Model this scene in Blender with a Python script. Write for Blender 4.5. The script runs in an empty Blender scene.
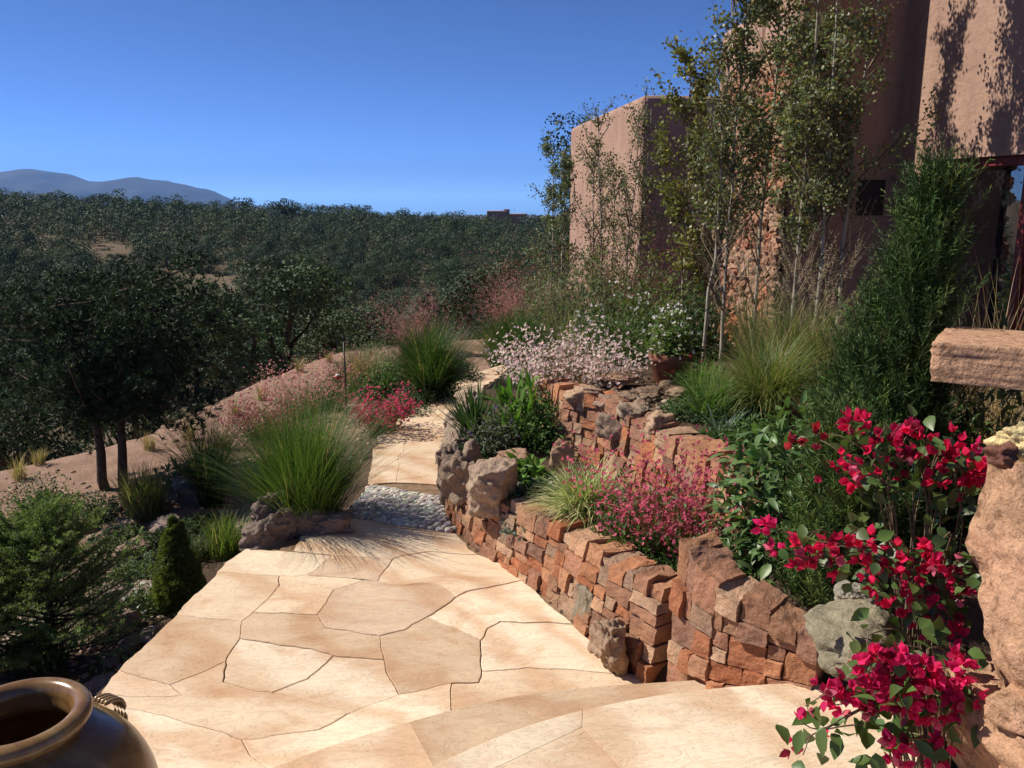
import bpy, math, random
import numpy as np
from mathutils import Vector

# ------------------------------------------------------------------ camera, sky, sun, exposure
S = bpy.context.scene
COL = S.collection
FPX, PITCH, CAMZ = 858.0, math.radians(12.4), 2.0
cam_data = bpy.data.cameras.new("camera")
cam = bpy.data.objects.new("camera", cam_data)
COL.objects.link(cam)
cam.location = (0, 0, CAMZ)
cam.rotation_euler = (math.pi / 2 - PITCH, 0, 0)
cam_data.sensor_width = 36.0
cam_data.lens = 36.0 * FPX / 1024.0
cam_data.clip_start = 0.05
cam_data.clip_end = 40000.0
S.camera = cam

SUN_AZ, SUN_EL = math.radians(168), math.radians(44)      # measured counter-clockwise from +x
SUN = Vector((math.cos(SUN_AZ) * math.cos(SUN_EL), math.sin(SUN_AZ) * math.cos(SUN_EL), math.sin(SUN_EL)))
world = bpy.data.worlds.new("World")
S.world = world
world.use_nodes = True
wn = world.node_tree
sky = wn.nodes.new("ShaderNodeTexSky")
sky.sky_type = 'NISHITA'
sky.sun_disc = False
sky.sun_elevation = SUN_EL
sky.sun_rotation = math.pi / 2 - SUN_AZ
sky.altitude = 3500.0
sky.air_density = 0.35
sky.dust_density = 0.0
sky.ozone_density = 10.0
bg = wn.nodes["Background"]
bg.inputs[1].default_value = 0.15
wn.links.new(sky.outputs[0], bg.inputs[0])
sun_data = bpy.data.lights.new("sun", 'SUN')
sun_data.energy = 4.6
sun_data.angle = math.radians(0.5)
sun_data.color = (1.0, 0.93, 0.82)
sun = bpy.data.objects.new("sun", sun_data)
COL.objects.link(sun)
sun.rotation_euler = SUN.to_track_quat('Z', 'Y').to_euler()
S.view_settings.view_transform = 'Standard'
S.view_settings.look = 'None'
S.view_settings.gamma = 1.0
S.view_settings.use_curve_mapping = False
S.view_settings.exposure = 0.55
S.render.engine = 'CYCLES'
S.cycles.max_bounces = 6
S.cycles.diffuse_bounces = 3
S.cycles.glossy_bounces = 3
S.cycles.transmission_bounces = 4
S.cycles.volume_bounces = 0

# ------------------------------------------------------------------ helpers
R = np.random.default_rng(11)
random.seed(5)

def ray(px, py):
    u = (px - 512) / FPX
    v = (384 - py) / FPX
    return u, math.cos(PITCH) + v * math.sin(PITCH), -math.sin(PITCH) + v * math.cos(PITCH)

def G(px, py, z=0.0):
    u, y, w = ray(px, py)
    t = (z - CAMZ) / w
    return u * t, y * t

def A(px, py, d):
    u, y, w = ray(px, py)
    t = d / y
    return np.array((u * t, d, CAMZ + w * t))

def smooth(t):
    t = np.clip(t, 0, 1)
    return t * t * (3 - 2 * t)

def _hash(ix, iy, iz, seed):
    h = (ix * 374761393 + iy * 668265263 + iz * 2147483647 + seed * 974634777) & 0xFFFFFFFF
    h = ((h ^ (h >> 13)) * 1274126177) & 0xFFFFFFFF
    h = (h ^ (h >> 16)) & 0xFFFFFFFF
    return h.astype(np.float64) / 4294967295.0 * 2 - 1

def vnoise(P, freq=1.0, seed=0):
    P = np.asarray(P, float) * freq
    I = np.floor(P).astype(np.int64)
    f = P - I
    f = f * f * (3 - 2 * f)
    out = 0
    for dx in (0, 1):
        wx = f[..., 0] if dx else 1 - f[..., 0]
        for dy in (0, 1):
            wy = f[..., 1] if dy else 1 - f[..., 1]
            for dz in (0, 1):
                wz = f[..., 2] if dz else 1 - f[..., 2]
                out = out + wx * wy * wz * _hash(I[..., 0] + dx, I[..., 1] + dy, I[..., 2] + dz, seed)
    return out

def fbm(P, freq=1.0, seed=0, oct=4, gain=0.5):
    a, s = 1.0, 0
    for o in range(oct):
        s = s + a * vnoise(P, freq * 2 ** o, seed + o * 17)
        a *= gain
    return s

def unit(v):
    v = np.asarray(v, float)
    return v / np.maximum(np.linalg.norm(v, axis=-1, keepdims=True), 1e-9)

def cols(base, n, jit=0.18, hue=0.06):
    """n random foliage or petal colours round a base: the leaves' own variation"""
    base = np.asarray(base, float)
    k = 1 + jit * R.standard_normal((n, 1))
    c = base * k * (1 + hue * R.standard_normal((n, 3)))
    return np.clip(c, 0.002, 0.95)

class Geo:
    def __init__(self):
        self.V, self.F, self.C, self.M, self.n = [], [], [], [], 0

    def add(self, V, F, C=(0.5, 0.5, 0.5), m=0):
        V = np.asarray(V, float).reshape(-1, 3)
        C = np.asarray(C, float)
        if C.ndim == 1:
            C = np.tile(C, (len(V), 1))
        self.V.append(V)
        self.C.append(C)
        if isinstance(F, np.ndarray):
            F = [F]
        for f in F:
            f = np.asarray(f, int)
            if f.ndim == 1:
                f = f[None]
            self.F.append(f + self.n)
            self.M.append(np.full(len(f), m))
        self.n += len(V)

    def merge(self, other, xf=None):
        for V, C in zip(other.V, other.C):
            self.V.append(xf(V) if xf else V)
            self.C.append(C)
        for f, m in zip(other.F, other.M):
            self.F.append(f + self.n)
            self.M.append(m)
        self.n += other.n

    def mesh(self, name, mats, smooth_=False):
        V = np.concatenate(self.V)
        C = np.concatenate(self.C)
        me = bpy.data.meshes.new(name)
        me.vertices.add(len(V))
        me.vertices.foreach_set("co", V.astype(np.float32).ravel())
        loops = np.concatenate([f.ravel() for f in self.F])
        tot = np.concatenate([np.full(len(f), f.shape[1]) for f in self.F])
        start = np.concatenate([[0], np.cumsum(tot)[:-1]])
        me.loops.add(len(loops))
        me.loops.foreach_set("vertex_index", loops.astype(np.int32))
        me.polygons.add(len(tot))
        me.polygons.foreach_set("loop_start", start.astype(np.int32))
        for m in (mats if isinstance(mats, (list, tuple)) else [mats]):
            me.materials.append(m)
        me.polygons.foreach_set("material_index", np.concatenate(self.M).astype(np.int32))
        me.polygons.foreach_set("use_smooth", np.full(len(tot), bool(smooth_)))
        at = me.color_attributes.new("tint", 'FLOAT_COLOR', 'POINT')
        rgba = np.ones((len(V), 4), np.float32)
        rgba[:, :3] = C
        at.data.foreach_set("color", rgba.ravel())
        me.update(calc_edges=True)
        me.validate()
        return me

    def obj(self, name, mats, parent=None, smooth_=False, loc=None):
        o = bpy.data.objects.new(name, self.mesh(name, mats, smooth_))
        COL.objects.link(o)
        if parent is not None:
            o.parent = parent
        if loc is not None:
            o.location = loc
        return o

def tag(o, label=None, cat=None, group=None, kind=None):
    if label: o["label"] = label
    if cat: o["category"] = cat
    if group: o["group"] = group
    if kind: o["kind"] = kind
    return o

def thing(name, label, cat, loc=(0, 0, 0), group=None, rz=0.0):
    o = bpy.data.objects.new(name, None)
    o.empty_display_size = 0.1
    COL.objects.link(o)
    o.location = [float(v) for v in loc]
    o.rotation_euler = (0, 0, rz)
    return tag(o, label, cat, group)

def copy_tree(o, loc, rz, sc, label=None, group=None):
    c = o.copy()
    COL.objects.link(c)
    c.location = [float(v) for v in loc]
    c.rotation_euler = (0, 0, rz)
    c.scale = sc if isinstance(sc, tuple) else (sc, sc, sc)
    if label: c["label"] = label
    if group: c["group"] = group
    for ch in o.children:
        k = ch.copy()
        COL.objects.link(k)
        k.parent = c
        for gch in ch.children:
            q = gch.copy()
            COL.objects.link(q)
            q.parent = k
    return c

# ------------------------------------------------------------------ materials
def new_mat(name):
    m = bpy.data.materials.new(name)
    m.use_nodes = True
    nt = m.node_tree
    return m, nt, nt.nodes["Principled BSDF"]

def nd(nt, t, **kw):
    n = nt.nodes.new(t)
    for k, v in kw.items():
        setattr(n, k, v)
    return n

def noise_node(nt, scale, detail=5.0, rough=0.6, dist=0.0, coord=None, sc=None):
    n = nd(nt, "ShaderNodeTexNoise")
    n.inputs["Scale"].default_value = scale
    n.inputs["Detail"].default_value = detail
    n.inputs["Roughness"].default_value = rough
    n.inputs["Distortion"].default_value = dist
    if coord is not None:
        if sc:
            mp = nd(nt, "ShaderNodeMapping")
            mp.inputs["Scale"].default_value = sc
            nt.links.new(coord, mp.inputs[0])
            coord = mp.outputs[0]
        nt.links.new(coord, n.inputs["Vector"])
    return n

def ramp(nt, src, stops):
    r = nd(nt, "ShaderNodeValToRGB")
    el = r.color_ramp.elements
    while len(el) < len(stops):
        el.new(0.5)
    for e, (p, c) in zip(el, stops):
        e.position = p
        e.color = (*c, 1) if len(c) == 3 else c
    nt.links.new(src, r.inputs[0])
    return r

def mixc(nt, a, b, fac, mode='MIX'):
    m = nd(nt, "ShaderNodeMix", data_type='RGBA', blend_type=mode)
    for sock, v in ((m.inputs[0], fac), (m.inputs[6], a), (m.inputs[7], b)):
        if hasattr(v, "is_output") or isinstance(v, bpy.types.NodeSocket):
            nt.links.new(v, sock)
        elif isinstance(v, (int, float)):
            sock.default_value = v
        else:
            sock.default_value = (*v, 1)
    return m.outputs[2]

def bump(nt, bsdf, heights, normal=None):
    """heights: list of (socket, strength, distance)"""
    prev = None
    for s, st, di in heights:
        b = nd(nt, "ShaderNodeBump")
        b.inputs["Strength"].default_value = st
        b.inputs["Distance"].default_value = di
        nt.links.new(s, b.inputs["Height"])
        if prev is not None:
            nt.links.new(prev, b.inputs["Normal"])
        prev = b.outputs[0]
    nt.links.new(prev, bsdf.inputs["Normal"])

def objco(nt):
    return nd(nt, "ShaderNodeTexCoord").outputs["Object"]

def tint(nt):
    return nd(nt, "ShaderNodeVertexColor", layer_name="tint").outputs[0]

def mat_leaf(name, trans=0.35, rough=0.55, spec=0.25):
    m, nt, b = new_mat(name)
    t = tint(nt)
    nt.links.new(t, b.inputs["Base Color"])
    b.inputs["Roughness"].default_value = rough
    b.inputs["Specular IOR Level"].default_value = spec
    tr = nd(nt, "ShaderNodeBsdfTranslucent")
    tc = mixc(nt, t, (1.15, 1.25, 0.6), 1.0, 'MULTIPLY')
    nt.links.new(tc, tr.inputs[0])
    mx = nd(nt, "ShaderNodeMixShader")
    mx.inputs[0].default_value = trans
    nt.links.new(b.outputs[0], mx.inputs[1])
    nt.links.new(tr.outputs[0], mx.inputs[2])
    nt.links.new(mx.outputs[0], nt.nodes["Material Output"].inputs[0])
    return m

def mat_petal(name):
    m = mat_leaf(name, 0.5, 0.6, 0.08)
    for n in m.node_tree.nodes:
        if n.type == 'MIX':
            n.inputs[7].default_value = (1.1, 1.0, 1.0, 1)
    return m

def mat_stone(name, bumpd=0.012, lichen=0.25, sc=1.0):
    m, nt, b = new_mat(name)
    co = objco(nt)
    t = tint(nt)
    n1 = noise_node(nt, 5 * sc, 6, 0.65, 0.6, co)
    n2 = noise_node(nt, 38 * sc, 5, 0.7, 0.0, co)
    n3 = noise_node(nt, 9 * sc, 7, 0.75, 0.3, co, (1, 1, 2.2))
    r1 = ramp(nt, n1.outputs[0], [(0.25, (0.62, 0.6, 0.6)), (0.5, (1, 1, 1)), (0.78, (1.3, 1.2, 1.1))])
    c = mixc(nt, t, r1.outputs[0], 0.9, 'MULTIPLY')
    r2 = ramp(nt, n2.outputs[0], [(0.3, (0.7, 0.68, 0.66)), (0.6, (1.1, 1.1, 1.1))])
    c = mixc(nt, c, r2.outputs[0], 0.7, 'MULTIPLY')
    r3 = ramp(nt, n3.outputs[0], [(0.56, (0, 0, 0)), (0.66, (1, 1, 1))])
    f = nd(nt, "ShaderNodeMath", operation='MULTIPLY')
    nt.links.new(r3.outputs[0], f.inputs[0])
    f.inputs[1].default_value = lichen
    c = mixc(nt, c, (0.30, 0.29, 0.22), f.outputs[0])
    nt.links.new(c, b.inputs["Base Color"])
    b.inputs["Roughness"].default_value = 0.9
    b.inputs["Specular IOR Level"].default_value = 0.15
    vo = nd(nt, "ShaderNodeTexVoronoi")
    vo.inputs["Scale"].default_value = 22 * sc
    nt.links.new(co, vo.inputs["Vector"])
    bump(nt, b, [(n1.outputs[0], 0.8, bumpd * 2), (n3.outputs[0], 0.7, bumpd), (n2.outputs[0], 0.7, bumpd * 0.5), (vo.outputs[0], 0.25, bumpd * 0.4)])
    return m

def mat_flag(name):
    m, nt, b = new_mat(name)
    co = objco(nt)
    t = tint(nt)
    w = nd(nt, "ShaderNodeTexWave", wave_type='BANDS', bands_direction='DIAGONAL')
    w.inputs["Scale"].default_value = 1.1
    w.inputs["Distortion"].default_value = 14.0
    w.inputs["Detail"].default_value = 4.0
    w.inputs["Detail Scale"].default_value = 0.7
    nt.links.new(co, w.inputs["Vector"])
    n1 = noise_node(nt, 2.2, 6, 0.6, 1.2, co, (1, 2.1, 1))
    n2 = noise_node(nt, 55, 4, 0.6, 0, co)
    n3 = noise_node(nt, 6.5, 5, 0.6, 2.0, co, (1, 3.0, 1))
    r0 = ramp(nt, w.outputs[1], [(0.0, (0.86, 0.75, 0.66)), (0.45, (1, 1, 1)), (1.0, (1.06, 1.08, 1.08))])
    c = mixc(nt, t, r0.outputs[0], 0.9, 'MULTIPLY')
    r1 = ramp(nt, n1.outputs[0], [(0.30, (0.84, 0.70, 0.60)), (0.47, (1, 0.99, 0.97)), (0.70, (1.10, 1.11, 1.10))])
    c = mixc(nt, c, r1.outputs[0], 0.9, 'MULTIPLY')
    r3 = ramp(nt, n3.outputs[0], [(0.55, (0, 0, 0)), (0.66, (0.30, 0.30, 0.30)), (0.74, (0.08, 0.12, 0.12))])
    c = mixc(nt, c, (0.50, 0.27, 0.15), r3.outputs[0])
    r2 = ramp(nt, n2.outputs[0], [(0.3, (0.92, 0.92, 0.92)), (0.7, (1.05, 1.05, 1.05))])
    c = mixc(nt, c, r2.outputs[0], 0.7, 'MULTIPLY')
    nt.links.new(c, b.inputs["Base Color"])
    b.inputs["Roughness"].default_value = 0.8
    b.inputs["Specular IOR Level"].default_value = 0.2
    st = ramp(nt, n3.outputs[0], [(0.40, (0, 0, 0)), (0.43, (0.5, 0.5, 0.5)), (0.55, (0.55, 0.55, 0.55)), (0.58, (1, 1, 1))])
    bump(nt, b, [(st.outputs[0], 0.5, 0.006), (w.outputs[1], 0.3, 0.008), (n1.outputs[0], 0.6, 0.016), (n2.outputs[0], 0.25, 0.0015)])
    return m

def mat_noise(name, stops, scale, rough=0.9, bumpd=0.01, scale2=None, spec=0.2, bst=0.6):
    m, nt, b = new_mat(name)
    co = objco(nt)
    n1 = noise_node(nt, scale, 7, 0.65, 0.3, co)
    n2 = noise_node(nt, scale2 or scale * 9, 5, 0.65, 0, co)
    r1 = ramp(nt, n1.outputs[0], stops)
    r2 = ramp(nt, n2.outputs[0], [(0.3, (0.75, 0.75, 0.75)), (0.7, (1.2, 1.2, 1.2))])
    c = mixc(nt, r1.outputs[0], r2.outputs[0], 0.7, 'MULTIPLY')
    nt.links.new(c, b.inputs["Base Color"])
    b.inputs["Roughness"].default_value = rough
    b.inputs["Specular IOR Level"].default_value = spec
    bump(nt, b, [(n1.outputs[0], bst, bumpd), (n2.outputs[0], bst, bumpd * 0.4)])
    return m

def mat_plain(name, col, rough=0.6, spec=0.3, metal=0.0):
    m, nt, b = new_mat(name)
    n = noise_node(nt, 14, 5, 0.6, 0.2, objco(nt))
    r = ramp(nt, n.outputs[0], [(0.3, tuple(v * 0.8 for v in col)), (0.7, tuple(min(1, v * 1.15) for v in col))])
    nt.links.new(r.outputs[0], b.inputs["Base Color"])
    b.inputs["Roughness"].default_value = rough
    b.inputs["Specular IOR Level"].default_value = spec
    b.inputs["Metallic"].default_value = metal
    return m

M_LEAF = mat_leaf("foliage")
M_ASPEN = mat_leaf("aspen_leaf", 0.28, 0.45, 0.35)
M_GLOSSY = mat_leaf("glossy_leaf", 0.25, 0.42, 0.45)
M_NEEDLE = mat_leaf("needle", 0.12, 0.6, 0.2)
M_GRASS = mat_leaf("grass_blade", 0.4, 0.5, 0.3)
M_PETAL = mat_petal("petal")
M_STONE = mat_stone("wall_stone", 0.012, 0.22, 1.8)
M_ROCK = mat_stone("garden_rock", 0.022, 0.25, 1.4)
M_LAVA = mat_stone("dark_rock", 0.03, 0.15, 1.4)
def mat_block(name):
    m, nt, b = new_mat(name)
    co = objco(nt)
    n1 = noise_node(nt, 3.2, 8, 0.7, 0.8, co)
    n2 = noise_node(nt, 26, 6, 0.7, 0.2, co)
    n3 = noise_node(nt, 90, 3, 0.6, 0, co)
    r1 = ramp(nt, n1.outputs[0], [(0.30, (0.24, 0.135, 0.085)), (0.42, (0.44, 0.265, 0.16)), (0.56, (0.53, 0.315, 0.20)), (0.70, (0.40, 0.215, 0.125))])
    r2 = ramp(nt, n2.outputs[0], [(0.36, (0.45, 0.40, 0.36)), (0.46, (0.95, 0.95, 0.95)), (0.70, (1.18, 1.16, 1.12))])
    c = mixc(nt, r1.outputs[0], r2.outputs[0], 0.9, 'MULTIPLY')
    c = mixc(nt, c, ramp(nt, n3.outputs[0], [(0.3, (0.75, 0.75, 0.75)), (0.7, (1.15, 1.15, 1.15))]).outputs[0], 0.8, 'MULTIPLY')
    nt.links.new(c, b.inputs["Base Color"])
    b.inputs["Roughness"].default_value = 0.92
    b.inputs["Specular IOR Level"].default_value = 0.12
    bump(nt, b, [(n1.outputs[0], 0.8, 0.03), (n2.outputs[0], 0.9, 0.018), (n3.outputs[0], 0.7, 0.004)])
    return m
M_BLOCK = mat_block("sandstone_block")
M_FLAG = mat_flag("flagstone")
M_MORTAR = mat_noise("joint_sand", [(0.3, (0.16, 0.10, 0.06)), (0.7, (0.30, 0.20, 0.12))], 12)
M_SOIL = mat_noise("bed_soil", [(0.3, (0.045, 0.03, 0.02)), (0.55, (0.10, 0.065, 0.042)), (0.75, (0.2, 0.14, 0.1))], 9, bumpd=0.03)
def mat_adobe(name):
    m, nt, b = new_mat(name)
    co = objco(nt)
    n1 = noise_node(nt, 1.1, 7, 0.65, 0.6, co)
    n2 = noise_node(nt, 28, 5, 0.65, 0, co)
    n3 = noise_node(nt, 2.4, 6, 0.7, 0.4, co, (1.6, 1.6, 0.22))
    r1 = ramp(nt, n1.outputs[0], [(0.28, (0.305, 0.19, 0.142)), (0.5, (0.355, 0.225, 0.168)), (0.75, (0.405, 0.262, 0.20))])
    c = mixc(nt, r1.outputs[0], ramp(nt, n3.outputs[0], [(0.32, (0.80, 0.78, 0.77)), (0.5, (1, 1, 1)), (0.72, (1.07, 1.07, 1.07))]).outputs[0], 0.9, 'MULTIPLY')
    c = mixc(nt, c, ramp(nt, n2.outputs[0], [(0.3, (0.86, 0.86, 0.86)), (0.7, (1.1, 1.1, 1.1))]).outputs[0], 0.8, 'MULTIPLY')
    vo = nd(nt, "ShaderNodeTexVoronoi", feature='DISTANCE_TO_EDGE')
    vo.inputs["Scale"].default_value = 0.9
    wv = nd(nt, "ShaderNodeVectorMath", operation='ADD')
    nt.links.new(co, wv.inputs[0]); nt.links.new(n1.outputs[1], wv.inputs[1])
    nt.links.new(wv.outputs[0], vo.inputs["Vector"])
    ck = ramp(nt, vo.outputs[0], [(0.0, (0.72, 0.7, 0.68)), (0.006, (1, 1, 1))])
    c = mixc(nt, c, ck.outputs[0], 0.8, 'MULTIPLY')
    nt.links.new(c, b.inputs["Base Color"])
    b.inputs["Roughness"].default_value = 0.95
    b.inputs["Specular IOR Level"].default_value = 0.1
    n4 = noise_node(nt, 6.0, 3, 0.5, 1.5, co, (1, 1, 2.0))
    bump(nt, b, [(n1.outputs[0], 0.8, 0.03), (n4.outputs[0], 0.6, 0.012), (n2.outputs[0], 0.5, 0.006)])
    return m
M_ADOBE = mat_adobe("adobe_plaster")
M_BARK = mat_noise("dark_bark", [(0.3, (0.05, 0.035, 0.028)), (0.7, (0.15, 0.11, 0.085))], 14, 0.95, 0.03)
M_STEM = mat_noise("twig", [(0.3, (0.10, 0.07, 0.045)), (0.7, (0.22, 0.16, 0.10))], 30, 0.8, 0.004)
M_ASPBARK = mat_noise("aspen_bark", [(0.34, (0.07, 0.06, 0.045)), (0.44, (0.27, 0.24, 0.18)), (0.7, (0.42, 0.37, 0.28))], 13, 0.7, 0.006)
M_FRAME = mat_plain("maroon_frame", (0.16, 0.028, 0.024), 0.45, 0.4)
M_BLACK = mat_plain("black_metal", (0.015, 0.015, 0.016), 0.45, 0.5, 0.3)
M_TERRA = mat_plain("terracotta", (0.21, 0.085, 0.05), 0.8, 0.2)
M_PEBBLE = mat_stone("pebble", 0.004, 0.05, 3.0)

# ------------------------------------------------------------------ geometry generators
_cube_cache = {}
def cube_grid(n):
    """surface of a cube [-1,1]^3 as an n x n grid per side, welded"""
    if n in _cube_cache:
        return _cube_cache[n]
    key, V, F = {}, [], []
    def vid(p):
        k = tuple(np.round(p, 5))
        if k not in key:
            key[k] = len(V)
            V.append(p)
        return key[k]
    lin = np.linspace(-1, 1, n + 1)
    for ax in range(3):
        for s in (-1, 1):
            for i in range(n):
                for j in range(n):
                    q = []
                    for a, b in ((i, j), (i + 1, j), (i + 1, j + 1), (i, j + 1)):
                        p = [0, 0, 0]
                        p[ax] = s
                        p[(ax + 1) % 3] = lin[a]
                        p[(ax + 2) % 3] = lin[b]
                        q.append(vid(p))
                    F.append(q if s > 0 else q[::-1])
    _cube_cache[n] = (np.array(V, float), np.array(F, int))
    return _cube_cache[n]

def round_cube(n, k):
    """cube grid with softened edges: k = 0 cube, 1 sphere"""
    V, F = cube_grid(n)
    return V * (1 - k) + unit(V) * k * 1.15, F

def rock(g, c, size, seed, rz=0.0, tintc=(0.3, 0.22, 0.16), n=14, rough=0.16, k=0.55, chops=5, m=0, cj=0.1):
    V, F = round_cube(n, k)
    rr = np.random.default_rng(seed)
    for _ in range(chops):
        d = unit(rr.standard_normal(3))
        h = rr.uniform(0.62, 0.9)
        s = V @ d
        over = np.maximum(s - h, 0)
        V = V - over[:, None] * d * 0.92
    off = rr.uniform(-50, 50, 3)
    nrm = unit(V)
    V = V + nrm * (rough * fbm(V + off, 1.3, seed, 4, 0.55))[:, None]
    V = V + nrm * (-rough * 0.6 * np.abs(vnoise(V + off, 3.1, seed + 3)))[:, None]
    V = V + nrm * (rough * 0.35 * fbm(V + off + 7, 6.5, seed + 5, 2))[:, None]
    led = vnoise(np.stack([V[:, 0] * .4, V[:, 1] * .4, V[:, 2] * 3.2], 1) + off, 1.5, seed + 8)
    V[:, :2] *= (1 + rough * 0.45 * led)[:, None]
    V = V * np.asarray(size, float)
    ca, sa = math.cos(rz), math.sin(rz)
    V = V @ np.array([[ca, sa, 0], [-sa, ca, 0], [0, 0, 1]])
    C = np.tile(np.asarray(tintc, float), (len(V), 1)) * (1 + cj * vnoise(V + off, 6.0, seed)[:, None])
    g.add(V + np.asarray(c, float), F, np.clip(C, 0.01, 0.9), m)

def tube(g, P, rad, sides=6, col=(0.5, 0.5, 0.5), m=0, cap=True):
    P = np.asarray(P, float)
    n = len(P)
    rad = np.broadcast_to(np.asarray(rad, float), (n,))
    T = unit(np.gradient(P, axis=0))
    ref = np.array([0.0, 0.0, 1.0]) if abs(T[:, 2]).mean() < 0.8 else np.array([1.0, 0.0, 0.0])
    X = unit(np.cross(T, ref))
    Y = np.cross(T, X)
    a = np.linspace(0, 2 * np.pi, sides, endpoint=False)
    V = P[:, None] + rad[:, None, None] * (np.cos(a)[None, :, None] * X[:, None] + np.sin(a)[None, :, None] * Y[:, None])
    i = np.arange(n - 1)[:, None] * sides
    j = np.arange(sides)[None]
    k = (j + 1) % sides
    F = np.stack([i + j, i + k, i + sides + k, i + sides + j], -1).reshape(-1, 4)
    fs = [F]
    if cap:
        fs.append(np.arange(sides)[::-1][None])
        fs.append((np.arange(sides) + (n - 1) * sides)[None])
    g.add(V.reshape(-1, 3), fs, col, m)

def quads(g, P, D, W, L, wid, C, m=0):
    """rhombic leaf quads: base P, direction D, side W"""
    n = len(P)
    L = np.broadcast_to(L, (n,))[:, None]
    wid = np.broadcast_to(wid, (n,))[:, None]
    V = np.stack([P, P + D * L * 0.45 + W * wid * 0.5, P + D * L, P + D * L * 0.45 - W * wid * 0.5], 1)
    F = np.arange(n * 4).reshape(n, 4)
    g.add(V.reshape(-1, 3), F, np.repeat(C, 4, 0), m)

def leaf6(g, P, D, N, L, Wd, C, fold=0.25, curl=0.2, m=0):
    """folded, drooping leaves with a midrib; P base, D direction, N up side"""
    n = len(P)
    D = unit(D)
    Sd = unit(np.cross(D, N))
    N = np.cross(Sd, D)
    L = np.broadcast_to(L, (n,))[:, None]
    Wd = np.broadcast_to(Wd, (n,))[:, None]
    cu = curl * R.uniform(0.3, 1.7, (n, 1))
    rows = [P]
    for t, w in ((0.13, 0.26), (0.36, 0.5), (0.62, 0.42), (0.84, 0.2)):
        s_ = P + D * L * t - N * L * cu * t * t
        rows += [s_ + Sd * Wd * w + N * Wd * fold * w * 2, s_, s_ - Sd * Wd * w + N * Wd * fold * w * 2]
    rows.append(P + D * L - N * L * cu)
    V = np.stack(rows, 1).reshape(-1, 3)
    b = (np.arange(n) * 14)[:, None]
    tri = np.concatenate([b + [0, 2, 1], b + [0, 3, 2], b + [10, 11, 13], b + [11, 12, 13]])
    q = []
    for k in (1, 4, 7):
        q += [b + [k, k + 1, k + 4, k + 3], b + [k + 1, k + 2, k + 5, k + 4]]
    g.add(V, [tri, np.concatenate(q)], np.repeat(C, 14, 0), m)

def blades(g, base, az, th0, th1, L, wid, C, seg=4, m=0, power=1.4):
    """arching grass blades: az heading, th0 / th1 tilt from upright at base / tip"""
    n = len(base)
    L = np.broadcast_to(L, (n,))
    wid = np.broadcast_to(wid, (n,))
    th0 = np.broadcast_to(th0, (n,))
    th1 = np.broadcast_to(th1, (n,))
    h = np.stack([np.cos(az), np.sin(az), np.zeros(n)], 1)
    sd = np.stack([-np.sin(az), np.cos(az), np.zeros(n)], 1)
    tw = R.uniform(-0.7, 0.7, n)[:, None]
    sd = unit(sd + h * tw)
    P = np.array(base, float)
    rows = []
    for i in range(seg + 1):
        t = i / seg
        w = (wid * (1 - t) ** 0.6 * (0.6 + 0.8 * min(t * 3, 0.5)))[:, None] * 0.5
        if i == seg:
            rows.append(P[:, None])
        else:
            rows.append(np.stack([P - sd * w, P + sd * w], 1))
        tm = (i + 0.5) / seg
        th = th0 + (th1 - th0) * tm ** power
        P = P + (h * np.sin(th)[:, None] + np.array([0, 0, 1.0]) * np.cos(th)[:, None]) * (L / seg)[:, None]
    V = np.concatenate(rows, 1)
    k = V.shape[1]
    b = (np.arange(n) * k)[:, None]
    F = [b + [2 * i, 2 * i + 1, 2 * i + 3, 2 * i + 2] for i in range(seg - 1)]
    q = np.concatenate(F) if F else np.zeros((0, 4), int)
    tri = b + [2 * seg - 2, 2 * seg - 1, 2 * seg]
    g.add(V.reshape(-1, 3), [q, tri], np.repeat(C, k, 0), m)
    return P

def disc(n, r):
    a = R.uniform(0, 2 * np.pi, n)
    q = r * np.sqrt(R.uniform(0, 1, n))
    return np.stack([q * np.cos(a), q * np.sin(a), np.zeros(n)], 1), a

def rand_dir(n, up=0.0):
    d = R.standard_normal((n, 3))
    d[:, 2] += up
    return unit(d)

def perp(D):
    return unit(np.cross(D, R.standard_normal(D.shape)))

# ------------------------------------------------------------------ lie of the land
YL = np.array([0.0, 3.2, 3.35, 3.8, 4.71, 5.1, 5.67, 6.91, 8.35, 9.4, 10.5, 12.0, 14.0])
XL = np.array([-1.78, -1.70, -1.74, -1.68, -1.56, -1.10, -1.02, -1.15, -0.92, -0.58, 0.05, 0.9, 2.0])
YR = np.array([0.0, 2.72, 3.3, 3.6, 3.9, 4.12, 4.43, 4.71, 5.19, 5.47, 6.62, 8.35, 9.3, 10.5, 12.0, 14.0])
XR = np.array([1.05, 1.05, 0.55, 0.36, 0.24, 0.12, -0.07, -0.25, -0.42, -0.46, -0.55, -0.42, -0.24, 0.65, 1.5, 2.6])
YU = np.array([2.5, 2.72, 3.14, 3.45, 3.54, 3.89, 4.32, 4.73, 5.22, 5.44, 6.3, 8.0, 10.0])
XU = np.array([1.10, 1.00, 0.82, 0.92, 1.03, 0.96, 0.88, 0.73, 0.55, 0.31, 0.22, 0.5, 0.9])
def xl(y): return np.interp(y, YL, XL)
def xr(y): return np.interp(y, YR, XR)
def xu(y): return np.interp(y, YU, XU)

def ridge(az):
    return np.interp(az, [-0.8, -0.55, -0.42, -0.28, -0.1, 0.05, 0.3], [1.6, 0.9, -0.4, -2.6, -4.6, -6.0, -6.0])

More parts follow.
